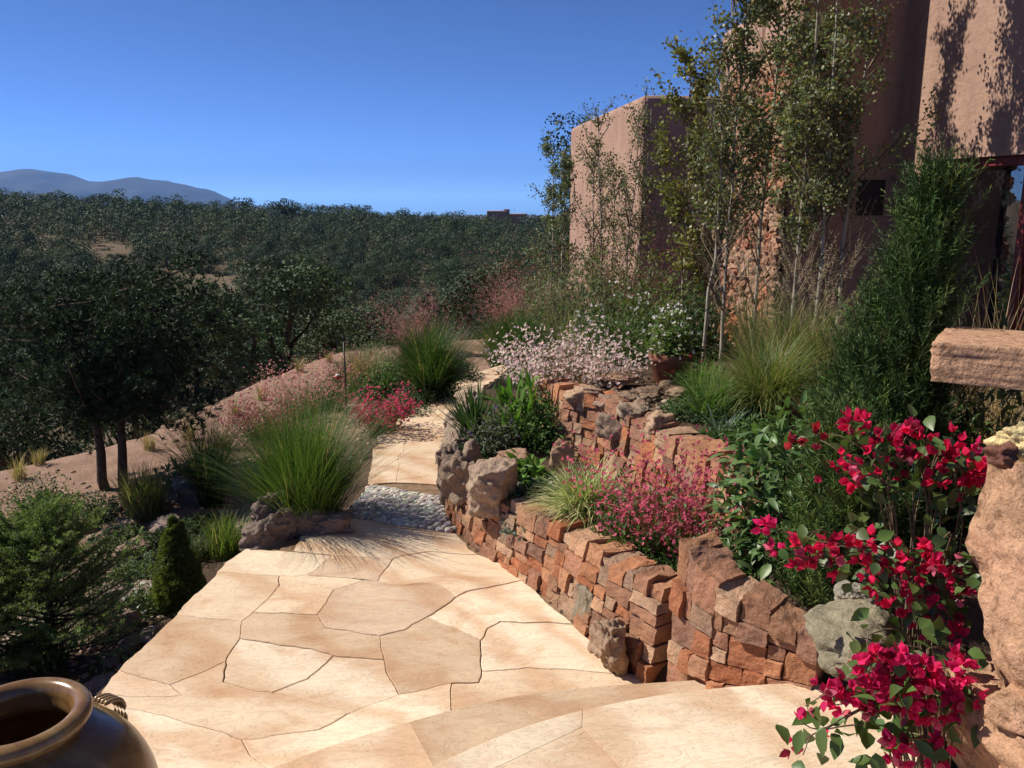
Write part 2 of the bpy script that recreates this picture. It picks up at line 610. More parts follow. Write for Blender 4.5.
def terr(x, y):
    x = np.asarray(x, float)
    y = np.asarray(y, float)
    r = np.hypot(x, y)
    az = np.arctan2(x, np.maximum(y, 0.01))
    P = np.stack([x, y, 0 * x], -1)
    s = xl(y) - x
    left = -0.08 - 0.40 * smooth(s / 0.35) - 0.10 * smooth((s - 0.6) / 2.0) - 0.10 * smooth((s - 3) / 3.0)
    left = left + (0.05 * fbm(P, 0.9, 3, 3) + 0.015 * fbm(P, 5, 4, 2)) * smooth((s - 0.1) / 0.6)
    t = x - xr(y)
    low = 0.33 * smooth((t - 0.06) / 0.14) * (1 - 0.6 * smooth((y - 7.0) / 1.5))
    tu = x - xu(y)
    upz = np.interp(y, [2.3, 2.6, 3.3, 3.7, 4.5, 6.0, 9.0, 20.0], [0.24, 0.34, 0.46, 0.62, 0.66, 0.66, 0.5, 0.42])
    wid = np.interp(y, [0, 6.0, 8.0, 10], [0.14, 0.14, 1.2, 1.5])
    upf = smooth((tu - 0.07) / wid)
    right = np.where(y > 2.9, low, 0.0) * (1 - upf) + upz * upf + 0.012 * fbm(P, 6, 8, 2) * smooth((t - 0.2) / 0.2)
    z = np.where(s > 0, left, np.where(t > 0, right, -0.05))
    # beyond the garden: bank, gully, wooded hillside, ridge
    edge_ = np.interp(az, [-1.2, -0.52, -0.42, -0.345, -0.285, -0.185, -0.05], [8.0, 9.3, 9.8, 11.2, 12.6, 15.0, 15.5])
    r = np.where((y > 0) & (r < 48), r - (edge_ - 12.5) * np.clip((48 - r) / 33.0, 0, 1), r)
    rr = np.array([12.5, 15.0, 20, 28, 48, 80, 220, 300, 700, 9000])
    # the ridge height depends on the heading
    zr = ridge(az)
    f = np.interp(r, [50, 80, 130, 220], [0, 0.16, 0.48, 1.0])
    valley = np.interp(r, rr, [0, -0.9, -4.0, -7.4, -11.5, -11.8, -11.8, -18.0, -45.0, -190.0])
    hill = np.where(r < 220, valley + f * (zr + 11.8), np.interp(r, [220, 300, 700, 9000], [0, 1, 1, 1]) * (valley - zr) + zr)
    hill = hill + 0.7 * fbm(P, 0.045, 21, 3) * smooth((r - 16) / 20) * smooth((260 - r) / 30)
    wl = smooth((0.09 - az) / 0.12)
    wf = np.where(r > 30, 1.0, wl) * smooth((r - 11.5) / 3.0)
    wf = np.where(y < 0, smooth((r - 30) / 10), wf)
    zz = z * (1 - wf) + (np.where(r < 15.5, np.minimum(z, -0.5), 0) * 0 - 0.62 + hill) * wf
    return zz

def lines(lo, hi, step, far, grow=1.085):
    a = list(np.arange(lo, hi + 1e-6, step))
    d, s = a[-1], step
    while d < far:
        s *= grow
        d += s
        a.append(d)
    d, s, b = a[0], step, []
    while d > -far:
        s *= grow
        d -= s
        b.append(d)
    return np.array(b[::-1] + a)

gx = lines(-5.5, 3.4, 0.05, 7000)
gy = lines(1.5, 10.5, 0.05, 7000)
GX, GY = np.meshgrid(gx, gy)
GZ = terr(GX, GY)
nx, ny = len(gx), len(gy)
i = np.arange(ny - 1)[:, None] * nx + np.arange(nx - 1)[None]
gf = np.stack([i, i + 1, i + nx + 1, i + nx], -1).reshape(-1, 4)
gp = np.stack([GX, GY, GZ], -1).reshape(-1, 3)
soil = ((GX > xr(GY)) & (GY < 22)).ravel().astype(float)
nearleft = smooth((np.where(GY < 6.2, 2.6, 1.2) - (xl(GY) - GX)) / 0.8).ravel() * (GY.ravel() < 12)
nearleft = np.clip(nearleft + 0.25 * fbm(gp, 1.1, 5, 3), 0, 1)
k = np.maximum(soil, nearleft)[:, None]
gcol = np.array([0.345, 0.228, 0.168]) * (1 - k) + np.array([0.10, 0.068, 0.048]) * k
farg = smooth((np.hypot(GX, GY).ravel() - 25) / 15)[:, None]
gcol = gcol * (1 - farg) + np.array([0.155, 0.118, 0.08]) * farg
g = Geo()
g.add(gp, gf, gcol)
mg, nt, b = new_mat("ground_earth")
co = objco(nt)
n1 = noise_node(nt, 3.0, 8, 0.7, 0.3, co)
n2 = noise_node(nt, 60, 5, 0.7, 0, co)
c = mixc(nt, tint(nt), ramp(nt, n1.outputs[0], [(0.3, (0.7, 0.68, 0.66)), (0.7, (1.25, 1.22, 1.2))]).outputs[0], 0.9, 'MULTIPLY')
c = mixc(nt, c, ramp(nt, n2.outputs[0], [(0.3, (0.6, 0.6, 0.6)), (0.7, (1.35, 1.33, 1.3))]).outputs[0], 0.8, 'MULTIPLY')
nt.links.new(c, b.inputs["Base Color"])
b.inputs["Roughness"].default_value = 0.95
b.inputs["Specular IOR Level"].default_value = 0.1
bump(nt, b, [(n1.outputs[0], 0.7, 0.04), (n2.outputs[0], 0.9, 0.02)])
tag(g.obj("ground", mg, None, True), kind="structure")

# far mountains
mpx = [-700, -300, -120, -40, 0, 28, 60, 82, 104, 136, 170, 200, 226, 262, 320]
mpy = [230, 196, 186, 176, 171, 167, 172, 180, 180, 175, 183, 191, 202, 212, 232]
DM = 6000.0
q = np.linspace(-700, 320, 170)
dep = np.linspace(-1, 1, 41)
rows = []
for e in dep:
    d = DM + e * 1500
    pr = np.array([A(px, np.interp(px, mpx, mpy), DM) for px in q])
    pts = pr.copy()
    pts[:, 1] = d
    pts[:, 0] = pr[:, 0] * (1 + 0.0 * e)
    hgt = (pr[:, 2] + 200) * (1 - abs(e) ** 1.5) - 210
    nzz = 75 * fbm(np.stack([pts[:, 0], pts[:, 1] * 0.6, 0 * q], -1), 1 / 380.0, 9, 5) * (abs(e) ** 0.7) * 1.4
    pts[:, 2] = hgt + nzz
    rows.append(pts)
mp = np.concatenate(rows)
nq = len(q)
i = np.arange(len(dep) - 1)[:, None] * nq + np.arange(nq - 1)[None]
g = Geo()
g.add(mp, np.stack([i, i + 1, i + nq + 1, i + nq], -1).reshape(-1, 4))
M_MTN = mat_noise("mountain_forest", [(0.35, (0.035, 0.045, 0.03)), (0.6, (0.06, 0.06, 0.042)), (0.75, (0.13, 0.105, 0.08))], 0.006, 0.95, 1.0, 0.03)
tag(g.obj("mountains", M_MTN, None, True), kind="structure")

# the air: blue haze between the garden and the mountains
bpy.ops.mesh.primitive_cube_add(size=1, location=(0, 0, 30))
hz_o = bpy.context.object
hz_o.name = "haze"
hz_o.scale = (17600, 17600, 520)
mh = bpy.data.materials.new("haze_air")
mh.use_nodes = True
mh.node_tree.nodes.clear()
ho = mh.node_tree.nodes.new("ShaderNodeOutputMaterial")
hv = mh.node_tree.nodes.new("ShaderNodeVolumePrincipled")
hv.inputs["Density"].default_value = 0.000105
hv.inputs["Color"].default_value = (0.24, 0.48, 1.0, 1)
hv.inputs["Anisotropy"].default_value = 0.2
mh.node_tree.links.new(hv.outputs[0], ho.inputs["Volume"])
hz_o.data.materials.append(mh)
tag(hz_o, kind="stuff")

# ------------------------------------------------------------------ flagstone paving
def wig(p):
    P = np.concatenate([p, np.zeros((len(p), 1))], 1)
    a = 0.016 * vnoise(P, 4.5, 31) + 0.006 * vnoise(P, 17, 32) + 0.0025 * vnoise(P, 45, 33)
    c = 0.016 * vnoise(P, 4.5, 41) + 0.006 * vnoise(P, 17, 42) + 0.0025 * vnoise(P, 45, 43)
    return p + np.stack([a, c], 1)

def paver(g, poly, z, thick, col, inset=0.004, wiggle=True, tilt=0.0, nose=None):
    p = np.array(poly, float)
    out = []
    for a, c in zip(p, np.roll(p, -1, 0)):
        n = max(1, int(np.linalg.norm(c - a) / 0.02))
        for t in np.arange(n) / n:
            out.append(a + (c - a) * t)
    p = np.array(out)
    if wiggle:
        p = wig(p)
    area = 0.5 * np.sum(p[:, 0] * np.roll(p[:, 1], -1) - p[:, 1] * np.roll(p[:, 0], -1))
    if area < 0:
        p = p[::-1]
    e = unit(np.roll(p, -1, 0) - np.roll(p, 1, 0))
    nrm = np.stack([-e[:, 1], e[:, 0]], 1)
    n = len(p)
    rings = []
    bv = np.full((n, 1), 0.0035 if wiggle else 0.0012)
    if nose is not None:
        dn = np.linalg.norm(p[:, None] - nose[None], axis=2).min(1)
        bv[dn < 0.012] = 0.008
    for ins, zz in ((bv, 0 * bv), (bv * 0.3, bv * 0.3), (bv * 0, bv), (bv * 0, bv * 0 + thick)):
        rings.append(np.concatenate([p + nrm * (inset + ins), z - zz], 1))
    cen = rings[0][:, :2].mean(0)
    rings[0][:, 2] += (rings[0][:, :2] - cen) @ (R.standard_normal(2) * tilt)
    V = np.concatenate(rings)
    F = []
    j = np.arange(n)
    kk = (j + 1) % n
    for a in range(3):
        F.append(np.stack([a * n + kk, a * n + j, (a + 1) * n + j, (a + 1) * n + kk], 1))
    base = np.array(col) * (1 + 0.05 * R.standard_normal())
    g.add(V, [np.concatenate(F), j[None]], np.clip(base, 0, 0.9))

CREAM, TAN, PINK, BUFF = (0.70, 0.565, 0.415), (0.55, 0.40, 0.27), (0.62, 0.455, 0.32), (0.655, 0.50, 0.35)
L0, L1, L2, L3, L4 = (243, 548), (217, 572), (174, 615), (120, 668), (103, 691)
stones = [
    (CREAM, [L0, (293, 551), (333, 555), (306, 575), (280, 576), L1]),
    (PINK, [(333, 555), (392, 559), (378, 581), (348, 577), (306, 575)]),
    (BUFF, [L1, (280, 576), (280, 585), (256, 612), (245, 620), L2]),
    (BUFF, [(280, 576), (306, 575), (348, 577), (364, 580), (335, 589), (330, 601), (320, 614), (256, 612), (280, 585)]),
    (PINK, [(364, 580), (378, 581), (400, 586), (421, 582), (440, 585), (459, 596), (430, 617), (405, 631), (377, 636), (329, 627), (320, 614), (330, 601), (335, 589)]),
    (TAN, [(256, 612), (320, 614), (329, 627), (377, 636), (382, 659), (335, 655), (312, 649), (241, 637), (245, 620)]),
    (TAN, [L2, (245, 620), (241, 637), (225, 660), (170, 683), L3]),
    (CREAM, [(241, 637), (312, 649), (335, 655), (312, 678), (274, 693), (222, 680), (225, 660)]),
    (CREAM, [(335, 655), (382, 659), (398, 694), (377, 702), (354, 712), (274, 693), (312, 678)]),
    (TAN, [(382, 659), (377, 636), (405, 631), (430, 617), (479, 638), (482, 672), (479, 683), (453, 684), (398, 694)]),
    (CREAM, [(459, 596), (469, 591), (524, 581), (545, 598), (572, 623), (501, 620), (489, 627), (479, 638), (430, 617)]),
    (BUFF, [(392, 559), (408, 555), (430, 552), (479, 554), (500, 562), (524, 581), (469, 591), (459, 596), (440, 585), (421, 582), (400, 586), (378, 581)]),
    (CREAM, [(501, 620), (572, 623), (592, 640), (616, 672), (534, 669), (482, 672), (479, 638), (489, 627)]),
    (BUFF, [(482, 672), (534, 669), (616, 672), (700, 676), (700, 720), (560, 730), (453, 730), (453, 684), (479, 683)]),
    (PINK, [L3, (170, 683), (183, 694), (128, 696), L4]),
    (BUFF, [L4, (128, 696), (183, 694), (170, 683), (225, 660), (222, 680), (274, 693), (354, 712), (319, 728), (241, 741), (167, 714), (100, 705)]),
    (CREAM, [(100, 705), (167, 714), (241, 741), (290, 800), (60, 830), (80, 740)]),
    (CREAM, [(354, 712), (377, 702), (398, 694), (453, 684), (453, 730), (290, 800), (241, 741), (319, 728)]),
    (BUFF, [(293, 551), (300, 536), (330, 530), (340, 517), (455, 533), (479, 554), (430, 552), (408, 555), (392, 559), (333, 555)]),
]
g = Geo()
for c, poly in stones:
    paver(g, [G(*p) for p in poly], R.uniform(-0.003, 0.003), 0.07, c, inset=R.uniform(0.0004, 0.0032), tilt=0.0035)
tag(g.obj("patio", M_FLAG), kind="structure")
g = Geo()
mb = [G(*p) for p in ((243, 552), (217, 575), (174, 618), (122, 670), (106, 692))] + [(-1.72, 2.0), (-1.72, 0.2), (1.2, 0.2), (1.2, 2.6), (0.75, 2.95), (0.62, 3.3), (0.42, 3.6), (0.12, 4.2), (-0.2, 4.75), (-0.38, 5.2), (-0.42, 5.5), (-0.46, 5.8), (-1.0, 5.8), (-1.0, 5.1)]
mb = np.array(mb)
n = len(mb)
V = np.concatenate([np.c_[mb, np.full(n, -0.014)], np.c_[mb, np.full(n, -0.2)]])
j = np.arange(n)
k = (j + 1) % n
g.add(V, [j[None], np.stack([k, j, j + n, k + n], 1)])
o = tag(g.obj("patio_bed", M_MORTAR), kind="structure")

# path beyond the cobbles
g = Geo()
ys = [5.78, 7.0, 8.4, 9.7, 11.0, 12.4]
for a, c in zip(ys[:-1], ys[1:]):
    ja, jc = 0.12 * math.sin(a * 7), 0.12 * math.sin(c * 7)
    t = 0.5 + 0.18 * math.sin(a * 3.1)
    def pt(y, f): return (float(xl(y) * (1 - f) + xr(y) * f), y)
    tc = 0.5 + 0.18 * math.sin(c * 3.1)
    m1 = (a + c) / 2
    paver(g, [pt(a, 0), pt(a + ja, t), pt(c + jc, t + 0.05), pt(c, 0), pt(m1, 0)], 0.0, 0.06, (BUFF, PINK, BUFF)[int(a * 3) % 3], 0.0006)
    paver(g, [pt(a + ja, t), pt(a, 1), pt(m1, 1), pt(c, 1), pt(c + jc, t + 0.05)], 0.0, 0.06, (PINK, BUFF, BUFF)[int(a * 5) % 3], 0.0006)
tag(g.obj("path", M_FLAG), kind="structure")
g = Geo()
yy = np.arange(5.7, 12.6, 0.15)
V = np.concatenate([np.c_[xl(yy) + 0.02, yy, 0 * yy - 0.012], np.c_[xr(yy) - 0.02, yy, 0 * yy - 0.012]])
n = len(yy)
j = np.arange(n - 1)
g.add(V, np.stack([j, j + n, j + n + 1, j + 1], 1))
tag(g.obj("path_bed", M_MORTAR), kind="structure")

# cobble band set in mortar
g = Geo()
V1, F1 = round_cube(3, 0.85)
for r_ in range(16):
    f = (r_ + 0.5) / 16
    for q_ in range(17):
        h = (q_ + 0.5 + (0.5 if r_ % 2 else 0) + R.uniform(-0.2, 0.2)) / 17.5
        ya = 5.16 - 0.26 * h
        yb = 5.78 - 0.28 * h
        y = ya + (yb - ya) * f + R.uniform(-0.006, 0.006)
        x0, x1 = float(xl(y)) + 0.01, float(xr(y)) - 0.0
        x = x0 + (x1 - x0) * h
        sz = np.array([R.uniform(0.019, 0.028), R.uniform(0.014, 0.019), R.uniform(0.015, 0.02)])
        a = R.uniform(-0.5, 0.5)
        W = V1 * sz
        W = np.stack([W[:, 0] * math.cos(a) - W[:, 1] * math.sin(a), W[:, 0] * math.sin(a) + W[:, 1] * math.cos(a), W[:, 2]], 1)
        c = np.array([0.62, 0.58, 0.52]) * R.uniform(0.6, 1.25) * (1 + 0.05 * R.standard_normal(3))
        g.add(W + [x, y, -0.002], F1, np.clip(c, 0, 0.8))
tag(g.obj("cobble_band", M_PEBBLE, None, True), kind="structure")

# two curved steps up to the terrace
def arc(pts, n=40):
    p = np.array(pts)
    t = np.linspace(0, 1, len(p))
    tt = np.linspace(0, 1, n)
    # Catmull-Rom
    out = []
    P = np.vstack([2 * p[0] - p[1], p, 2 * p[-1] - p[-2]])
    for v in tt * (len(p) - 1):
        i_ = min(int(v), len(p) - 2)
        f = v - i_
        a, b_, c_, d_ = P[i_], P[i_ + 1], P[i_ + 2], P[i_ + 3]
        out.append(0.5 * (2 * b_ + (c_ - a) * f + (2 * a - 5 * b_ + 4 * c_ - d_) * f * f + (3 * b_ - a - 3 * c_ + d_) * f ** 3))
    return np.array(out)
A1 = arc([(-1.50, 1.35), (-1.24, 2.08), (-0.79, 2.51), (-0.31, 2.79), (0.12, 2.95), (0.70, 3.03), (0.80, 3.03)])
A2 = arc([(-1.15, 0.9), (-0.72, 1.88), (-0.24, 2.31), (0.10, 2.54), (0.51, 2.69), (0.91, 2.76), (1.12, 2.76)])
def at_x(arcp, x):
    return (x, float(np.interp(x, arcp[:, 0], arcp[:, 1])))
def seg(arcp, x0, x1):
    m = arcp[(arcp[:, 0] > x0 + 0.01) & (arcp[:, 0] < x1 - 0.01)]
    return [at_x(arcp, x0)] + [tuple(v) for v in m] + [at_x(arcp, x1)]
g = Geo()
A1d, A2d = arc(A1, 400), arc(A2, 400)
cuts = [-1.48, -0.37, 0.79]
for k_, (a, c) in enumerate(zip(cuts[:-1], cuts[1:])):
    lowr = [(min(max(p[0] + 0.17, -1.14), 1.1), 0) for p in ()]
    front = seg(A1, a, c)
    a2, c2 = a + 0.22, c + 0.22
    back = [(p[0], p[1] - 0.12) for p in seg(A2, max(a2, -1.14), min(c2, 1.1))]
    paver(g, front + back[::-1], 0.15, 0.15, (BUFF, TAN, BUFF)[k_], 0.0004, False, 0, A1d)
tag(g.obj("lower_step", M_FLAG), kind="structure")
g = Geo()
s1 = G(582, 727, 0.3)
s2 = G(621, 768, 0.3)
s3 = G(480, 775, 0.3)
dd = np.array(s2) - np.array(s1)
s4 = tuple(np.array(s1) + dd * 4.5)
f2 = at_x(A2, 0.62)
paver(g, seg(A2, -1.14, 0.24) + [s1, s3, (-0.15, 0.2), (-1.14, 0.2)], 0.3, 0.15, CREAM, 0.0005, False, 0, A2d)
paver(g, [s1, s4, (0.6, 0.2), (-0.15, 0.2), s3], 0.3, 0.15, BUFF, 0.0005, False, 0, A2d)
paver(g, seg(A2, 0.24, 1.1) + [(1.3, 2.55), (1.35, 0.2), (0.6, 0.2), s4, s1], 0.3, 0.15, CREAM, 0.0005, False, 0, A2d)
tag(g.obj("terrace", M_FLAG), kind="structure")

# ------------------------------------------------------------------ dry-stone walls
STONE_COLS = [(0.38, 0.155, 0.078), (0.41, 0.185, 0.095), (0.37, 0.195, 0.115), (0.32, 0.165, 0.10), (0.43, 0.25, 0.15), (0.28, 0.15, 0.10), (0.37, 0.14, 0.068), (0.31, 0.20, 0.135), (0.40, 0.20, 0.11), (0.34, 0.17, 0.105), (0.44, 0.28, 0.18)]
def split(u0, u1, v0, v1, maxw, maxh, out, rng):
    w, h = u1 - u0, v1 - v0
    if w > maxw * rng.uniform(0.65, 1.2) and w / maxw >= h / maxh * rng.uniform(0.5, 1.2):
        f = u0 + w * rng.uniform(0.33, 0.67)
        split(u0, f, v0, v1, maxw, maxh, out, rng)
        split(f, u1, v0, v1, maxw, maxh, out, rng)
    elif h > maxh * rng.uniform(0.7, 1.25):
        f = v0 + h * rng.uniform(0.36, 0.64)
        split(u0, u1, v0, f, maxw, maxh, out, rng)
        split(u0, u1, f, v1, maxw, maxh, out, rng)
    else:
        out.append((u0, u1, v0, v1))

def wall(pts, thick, maxw, maxh, seed, batter=0.06, gap=0.003, gridn=6, rough=0.0055, roundk=0.012, colsel=None, rnd=0.015, core=True, capjit=0.02, skew=0.06):
    """a wall along pts (x, y, z_base, z_top), its face to the right of travel"""
    rng = np.random.default_rng(seed)
    p = np.array(pts, float)
    sl = np.concatenate([[0], np.cumsum(np.linalg.norm(np.diff(p[:, :2], axis=0), axis=1))])
    Ltot = sl[-1]
    def mp(u, v, c):
        x = np.interp(u, sl, p[:, 0]); y = np.interp(u, sl, p[:, 1])
        e = 0.05
        dx = np.interp(u + e, sl, p[:, 0]) - np.interp(u - e, sl, p[:, 0])
        dy = np.interp(u + e, sl, p[:, 1]) - np.interp(u - e, sl, p[:, 1])
        l = np.maximum(np.hypot(dx, dy), 1e-6)
        ox, oy = dy / l, -dx / l
        zb = np.interp(u, sl, p[:, 2]); zt = np.interp(u, sl, p[:, 3])
        return np.stack([x - ox * (c + batter * v), y - oy * (c + batter * v), zb + (zt - zb) * v], -1)
    H = float((p[:, 3] - p[:, 2]).mean())
    blocks = []
    split(0, Ltot, 0, H, maxw, maxh, blocks, rng)
    g = Geo()
    Vc, Fc = round_cube(gridn, roundk)
    for (u0, u1, v0, v1) in blocks:
        du, dv = max((u1 - u0) / 2 - gap, 0.01), max((v1 - v0) / 2 - gap, 0.01)
        W = Vc.copy()
        off = rng.uniform(-40, 40, 3)
        # skew the face a little so no block is a true rectangle
        sk = rng.uniform(-skew, skew, 4)
        U = W[:, 0] * (1 + sk[0] * W[:, 1]) ; Vv = W[:, 1] * (1 + sk[1] * W[:, 0]) + sk[2] * 0.25 * W[:, 0]
        top = v1 > H - 1e-6
        dpt = thick * rng.uniform(0.8, 1.05)
        out_ = rng.uniform(-rnd, rnd)
        uu = (u0 + u1) / 2 + U * du
        vv = (v0 + v1) / 2 + Vv * dv
        if top:
            vv = vv + (rng.uniform(-capjit, capjit) + 0.012 * vnoise(W + off, 1.2, seed)) * (Vv > 0)
        wq = np.stack([uu, vv, 0 * uu], -1)
        wa, wb = vnoise(wq + seed, 5.5, 61), vnoise(wq + seed, 5.5, 62)
        uu = uu + 0.008 * wa
        vv = vv + 0.008 * wb * np.clip(vv / H * 4, 0, 1)
        cc = dpt / 2 * (1 + W[:, 2] * 1.0) - out_ + sk[3] * 0.12 * W[:, 0] * (W[:, 2] < 0) * du
        P = mp(uu, vv / H, cc)
        P = P + rough * np.stack([fbm(P + off, 17, seed, 3, 0.65), fbm(P + off + 9, 17, seed, 3, 0.65), 0.7 * fbm(P + off + 19, 17, seed, 3, 0.65)], 1)
        ci = rng.integers(0, len(STONE_COLS))
        col = np.array((colsel or STONE_COLS)[ci % len(colsel or STONE_COLS)]) * rng.uniform(0.8, 1.15)
        F = Fc[:, ::-1]
        g.add(P, F, np.clip(np.tile(col, (len(P), 1)) * (1 + 0.1 * vnoise(P, 14, 2)[:, None]), 0.01, 0.9))
    if core:
        n = max(8, int(Ltot / 0.08))
        uu = np.linspace(0.02, Ltot - 0.02, n)
        ring = []
        for v, c in ((0, 0.035), (0.93, 0.035), (0.93, thick * 0.95), (0, thick * 0.95)):
            ring.append(mp(uu, np.full(n, v), np.full(n, c)))
        V = np.concatenate(ring)
        j = np.arange(n - 1)
        F = [np.stack([a * n + j, a * n + j + 1, b_ * n + j + 1, b_ * n + j], 1) for a, b_ in ((0, 1), (1, 2), (2, 3))]
        g.add(V, np.concatenate(F), (0.07, 0.05, 0.038))
    return g

g = wall([(-0.44, 5.86, -0.02, 0.27), (-0.47, 5.47, -0.02, 0.30), (-0.43, 5.19, -0.02, 0.33), (-0.25, 4.71, -0.02, 0.345), (-0.07, 4.43, -0.02, 0.35), (0.12, 4.12, -0.02, 0.36), (0.24, 3.9, -0.02, 0.365), (0.36, 3.61, -0.02, 0.385), (0.46, 3.42, -0.02, 0.40), (0.56, 3.24, -0.02, 0.41)], 0.2, 0.175, 0.10, 4, 0.07)
tag(g.obj("retaining_wall", M_STONE, None, False), "low dry stone retaining wall of orange blocks along the patio's right edge", "stone wall")
g = wall([(0.62, 3.20, 0.0, 0.67), (0.68, 3.05, 0.05, 0.61), (0.76, 2.93, 0.1, 0.565), (0.88, 2.83, 0.15, 0.53), (1.05, 2.70, 0.22, 0.47)], 0.19, 0.15, 0.15, 12, 0.04)
tag(g.obj("retaining_wall", M_STONE, None, False), "taller end wall of upright tan blocks rising beside the curved steps", "stone wall")
g = wall([(0.12, 6.5, 0.25, 0.66), (0.20, 5.9, 0.25, 0.72), (0.27, 5.46, 0.28, 0.75), (0.50, 5.2, 0.28, 0.76), (0.67, 4.73, 0.28, 0.75), (0.83, 4.3, 0.28, 0.75), (0.92, 3.89, 0.28, 0.74), (0.965, 3.58, 0.3, 0.72), (0.945, 3.48, 0.3, 0.69)], 0.19, 0.175, 0.11, 14, 0.06)
tag(g.obj("retaining_wall", M_STONE, None, False), "upper dry stone terrace wall behind the pink flowers, holding up the house bed", "stone wall")

# ------------------------------------------------------------------ the adobe house
import bmesh
def prism(name, poly, z0, z1, mat, parent, bev=0.09, segs=3):
    bm = bmesh.new()
    vb = [bm.verts.new((x, y, z0)) for x, y in poly]
    vt = [bm.verts.new((x, y, z1)) for x, y in poly]
    n = len(poly)
    bm.faces.new(vb[::-1]); bm.faces.new(vt)
    for i_ in range(n):
        j_ = (i_ + 1) % n
        bm.faces.new((vb[i_], vb[j_], vt[j_], vt[i_]))
    bm.normal_update()
    if bev:
        bmesh.ops.recalc_face_normals(bm, faces=bm.faces)
        es = [e for e in bm.edges if not (e.verts[0].co.z < z0 + 1e-4 and e.verts[1].co.z < z0 + 1e-4)]
        bmesh.ops.bevel(bm, geom=es, offset=bev, segments=segs, affect='EDGES', profile=0.5)
    me = bpy.data.meshes.new(name)
    bmesh.ops.recalc_face_normals(bm, faces=bm.faces)
    bm.to_mesh(me)
    bm.free()
    me.materials.append(mat)
    o = bpy.data.objects.new(name, me)
    COL.objects.link(o)
    if parent: o.parent = parent
    return o

house = thing("adobe_house", "pinkish brown adobe house with flat parapets and a stone veneered corner", "house")
P1, PF = np.array((2.35, 7.5)), np.array((2.16, 9.5))
ax = unit(PF - P1)
fx = np.array((ax[1], -ax[0]))
stp = P1 + ax * 0.80
IC = np.array((3.29, 7.58))
prism("wall", [tuple(P1), tuple(P1 + fx * 5), tuple(stp + fx * 5), tuple(stp)], 0.0, 4.5, M_ADOBE, house)
prism("wall", [tuple(stp + fx * 0.003), tuple(stp + fx * 4.9), tuple(PF + fx * 4.9), tuple(PF + fx * 0.003)], 0.0, 3.66, M_ADOBE, house)
b1, b2 = np.array((1.88, 13.0)), np.array((1.26, 19.2))
bx = unit(b2 - b1); by = np.array((bx[1], -bx[0]))
prism("wall", [tuple(b1), tuple(b1 + by * 6), tuple(b2 + by * 6), tuple(b2)], -0.5, 3.42, M_ADOBE, house)
# window wall running from the inner corner towards the terrace
wd = np.array((0.139, -0.990)); wo = np.array((0.990, 0.139))
def wpt(s, o_=0.0): return tuple(IC + wd * s + wo * o_)
s0, s1_, s2_ = 0.55, 1.56, 2.75
prism("wall", [wpt(-0.05), wpt(4.6), wpt(4.6, 0.35), wpt(-0.05, 0.35)], 2.275, 4.5, M_ADOBE, house, 0.04)
prism("wall", [wpt(-0.05, 0.002), wpt(s0, 0.002), wpt(s0, 0.348), wpt(-0.05, 0.348)], 0.0, 2.315, M_ADOBE, house, 0.03)
prism("wall", [wpt(s2_, 0.002), wpt(4.6, 0.002), wpt(4.6, 0.348), wpt(s2_, 0.348)], 0.0, 2.315, M_ADOBE, house, 0.03)
prism("wall", [wpt(s0 - 0.05, 0.004), wpt(s2_ + 0.05, 0.004), wpt(s2_ + 0.05, 0.34), wpt(s0 - 0.05, 0.34)], 0.0, 0.40, M_ADOBE, house, 0.03)
prism("interior_wall", [wpt(s0 - 0.3, 2.6), wpt(s2_ + 0.3, 2.6), wpt(s2_ + 0.3, 2.7), wpt(s0 - 0.3, 2.7)], 0.0, 2.6, M_ADOBE, house, 0)
prism("interior_floor", [wpt(s0 - 0.3, 0.35), wpt(s2_ + 0.3, 0.35), wpt(s2_ + 0.3, 2.6), wpt(s0 - 0.3, 2.6)], 0.0, 0.3, M_ADOBE, house, 0)
prism("ceiling", [wpt(-0.0, 0.36), wpt(4.6, 0.36), wpt(4.6, 3.0), wpt(-0.0, 3.0)], 2.7, 2.9, M_ADOBE, house, 0)
prism("interior_wall", [wpt(4.5, 0.36), wpt(4.6, 0.36), wpt(4.6, 2.6), wpt(4.5, 2.6)], 0.0, 2.7, M_ADOBE, house, 0)

M_GLASS, nt, b = new_mat("window_glass")
b.inputs["Base Color"].default_value = (0.012, 0.014, 0.016, 1)
b.inputs["Roughness"].default_value = 0.02
b.inputs["Specular IOR Level"].default_value = 1.0
b.inputs["IOR"].default_value = 2.0
nn = noise_node(nt, 1.5, 2, 0.5, 0, objco(nt))
bump(nt, b, [(nn.outputs[0], 0.08, 0.02)])

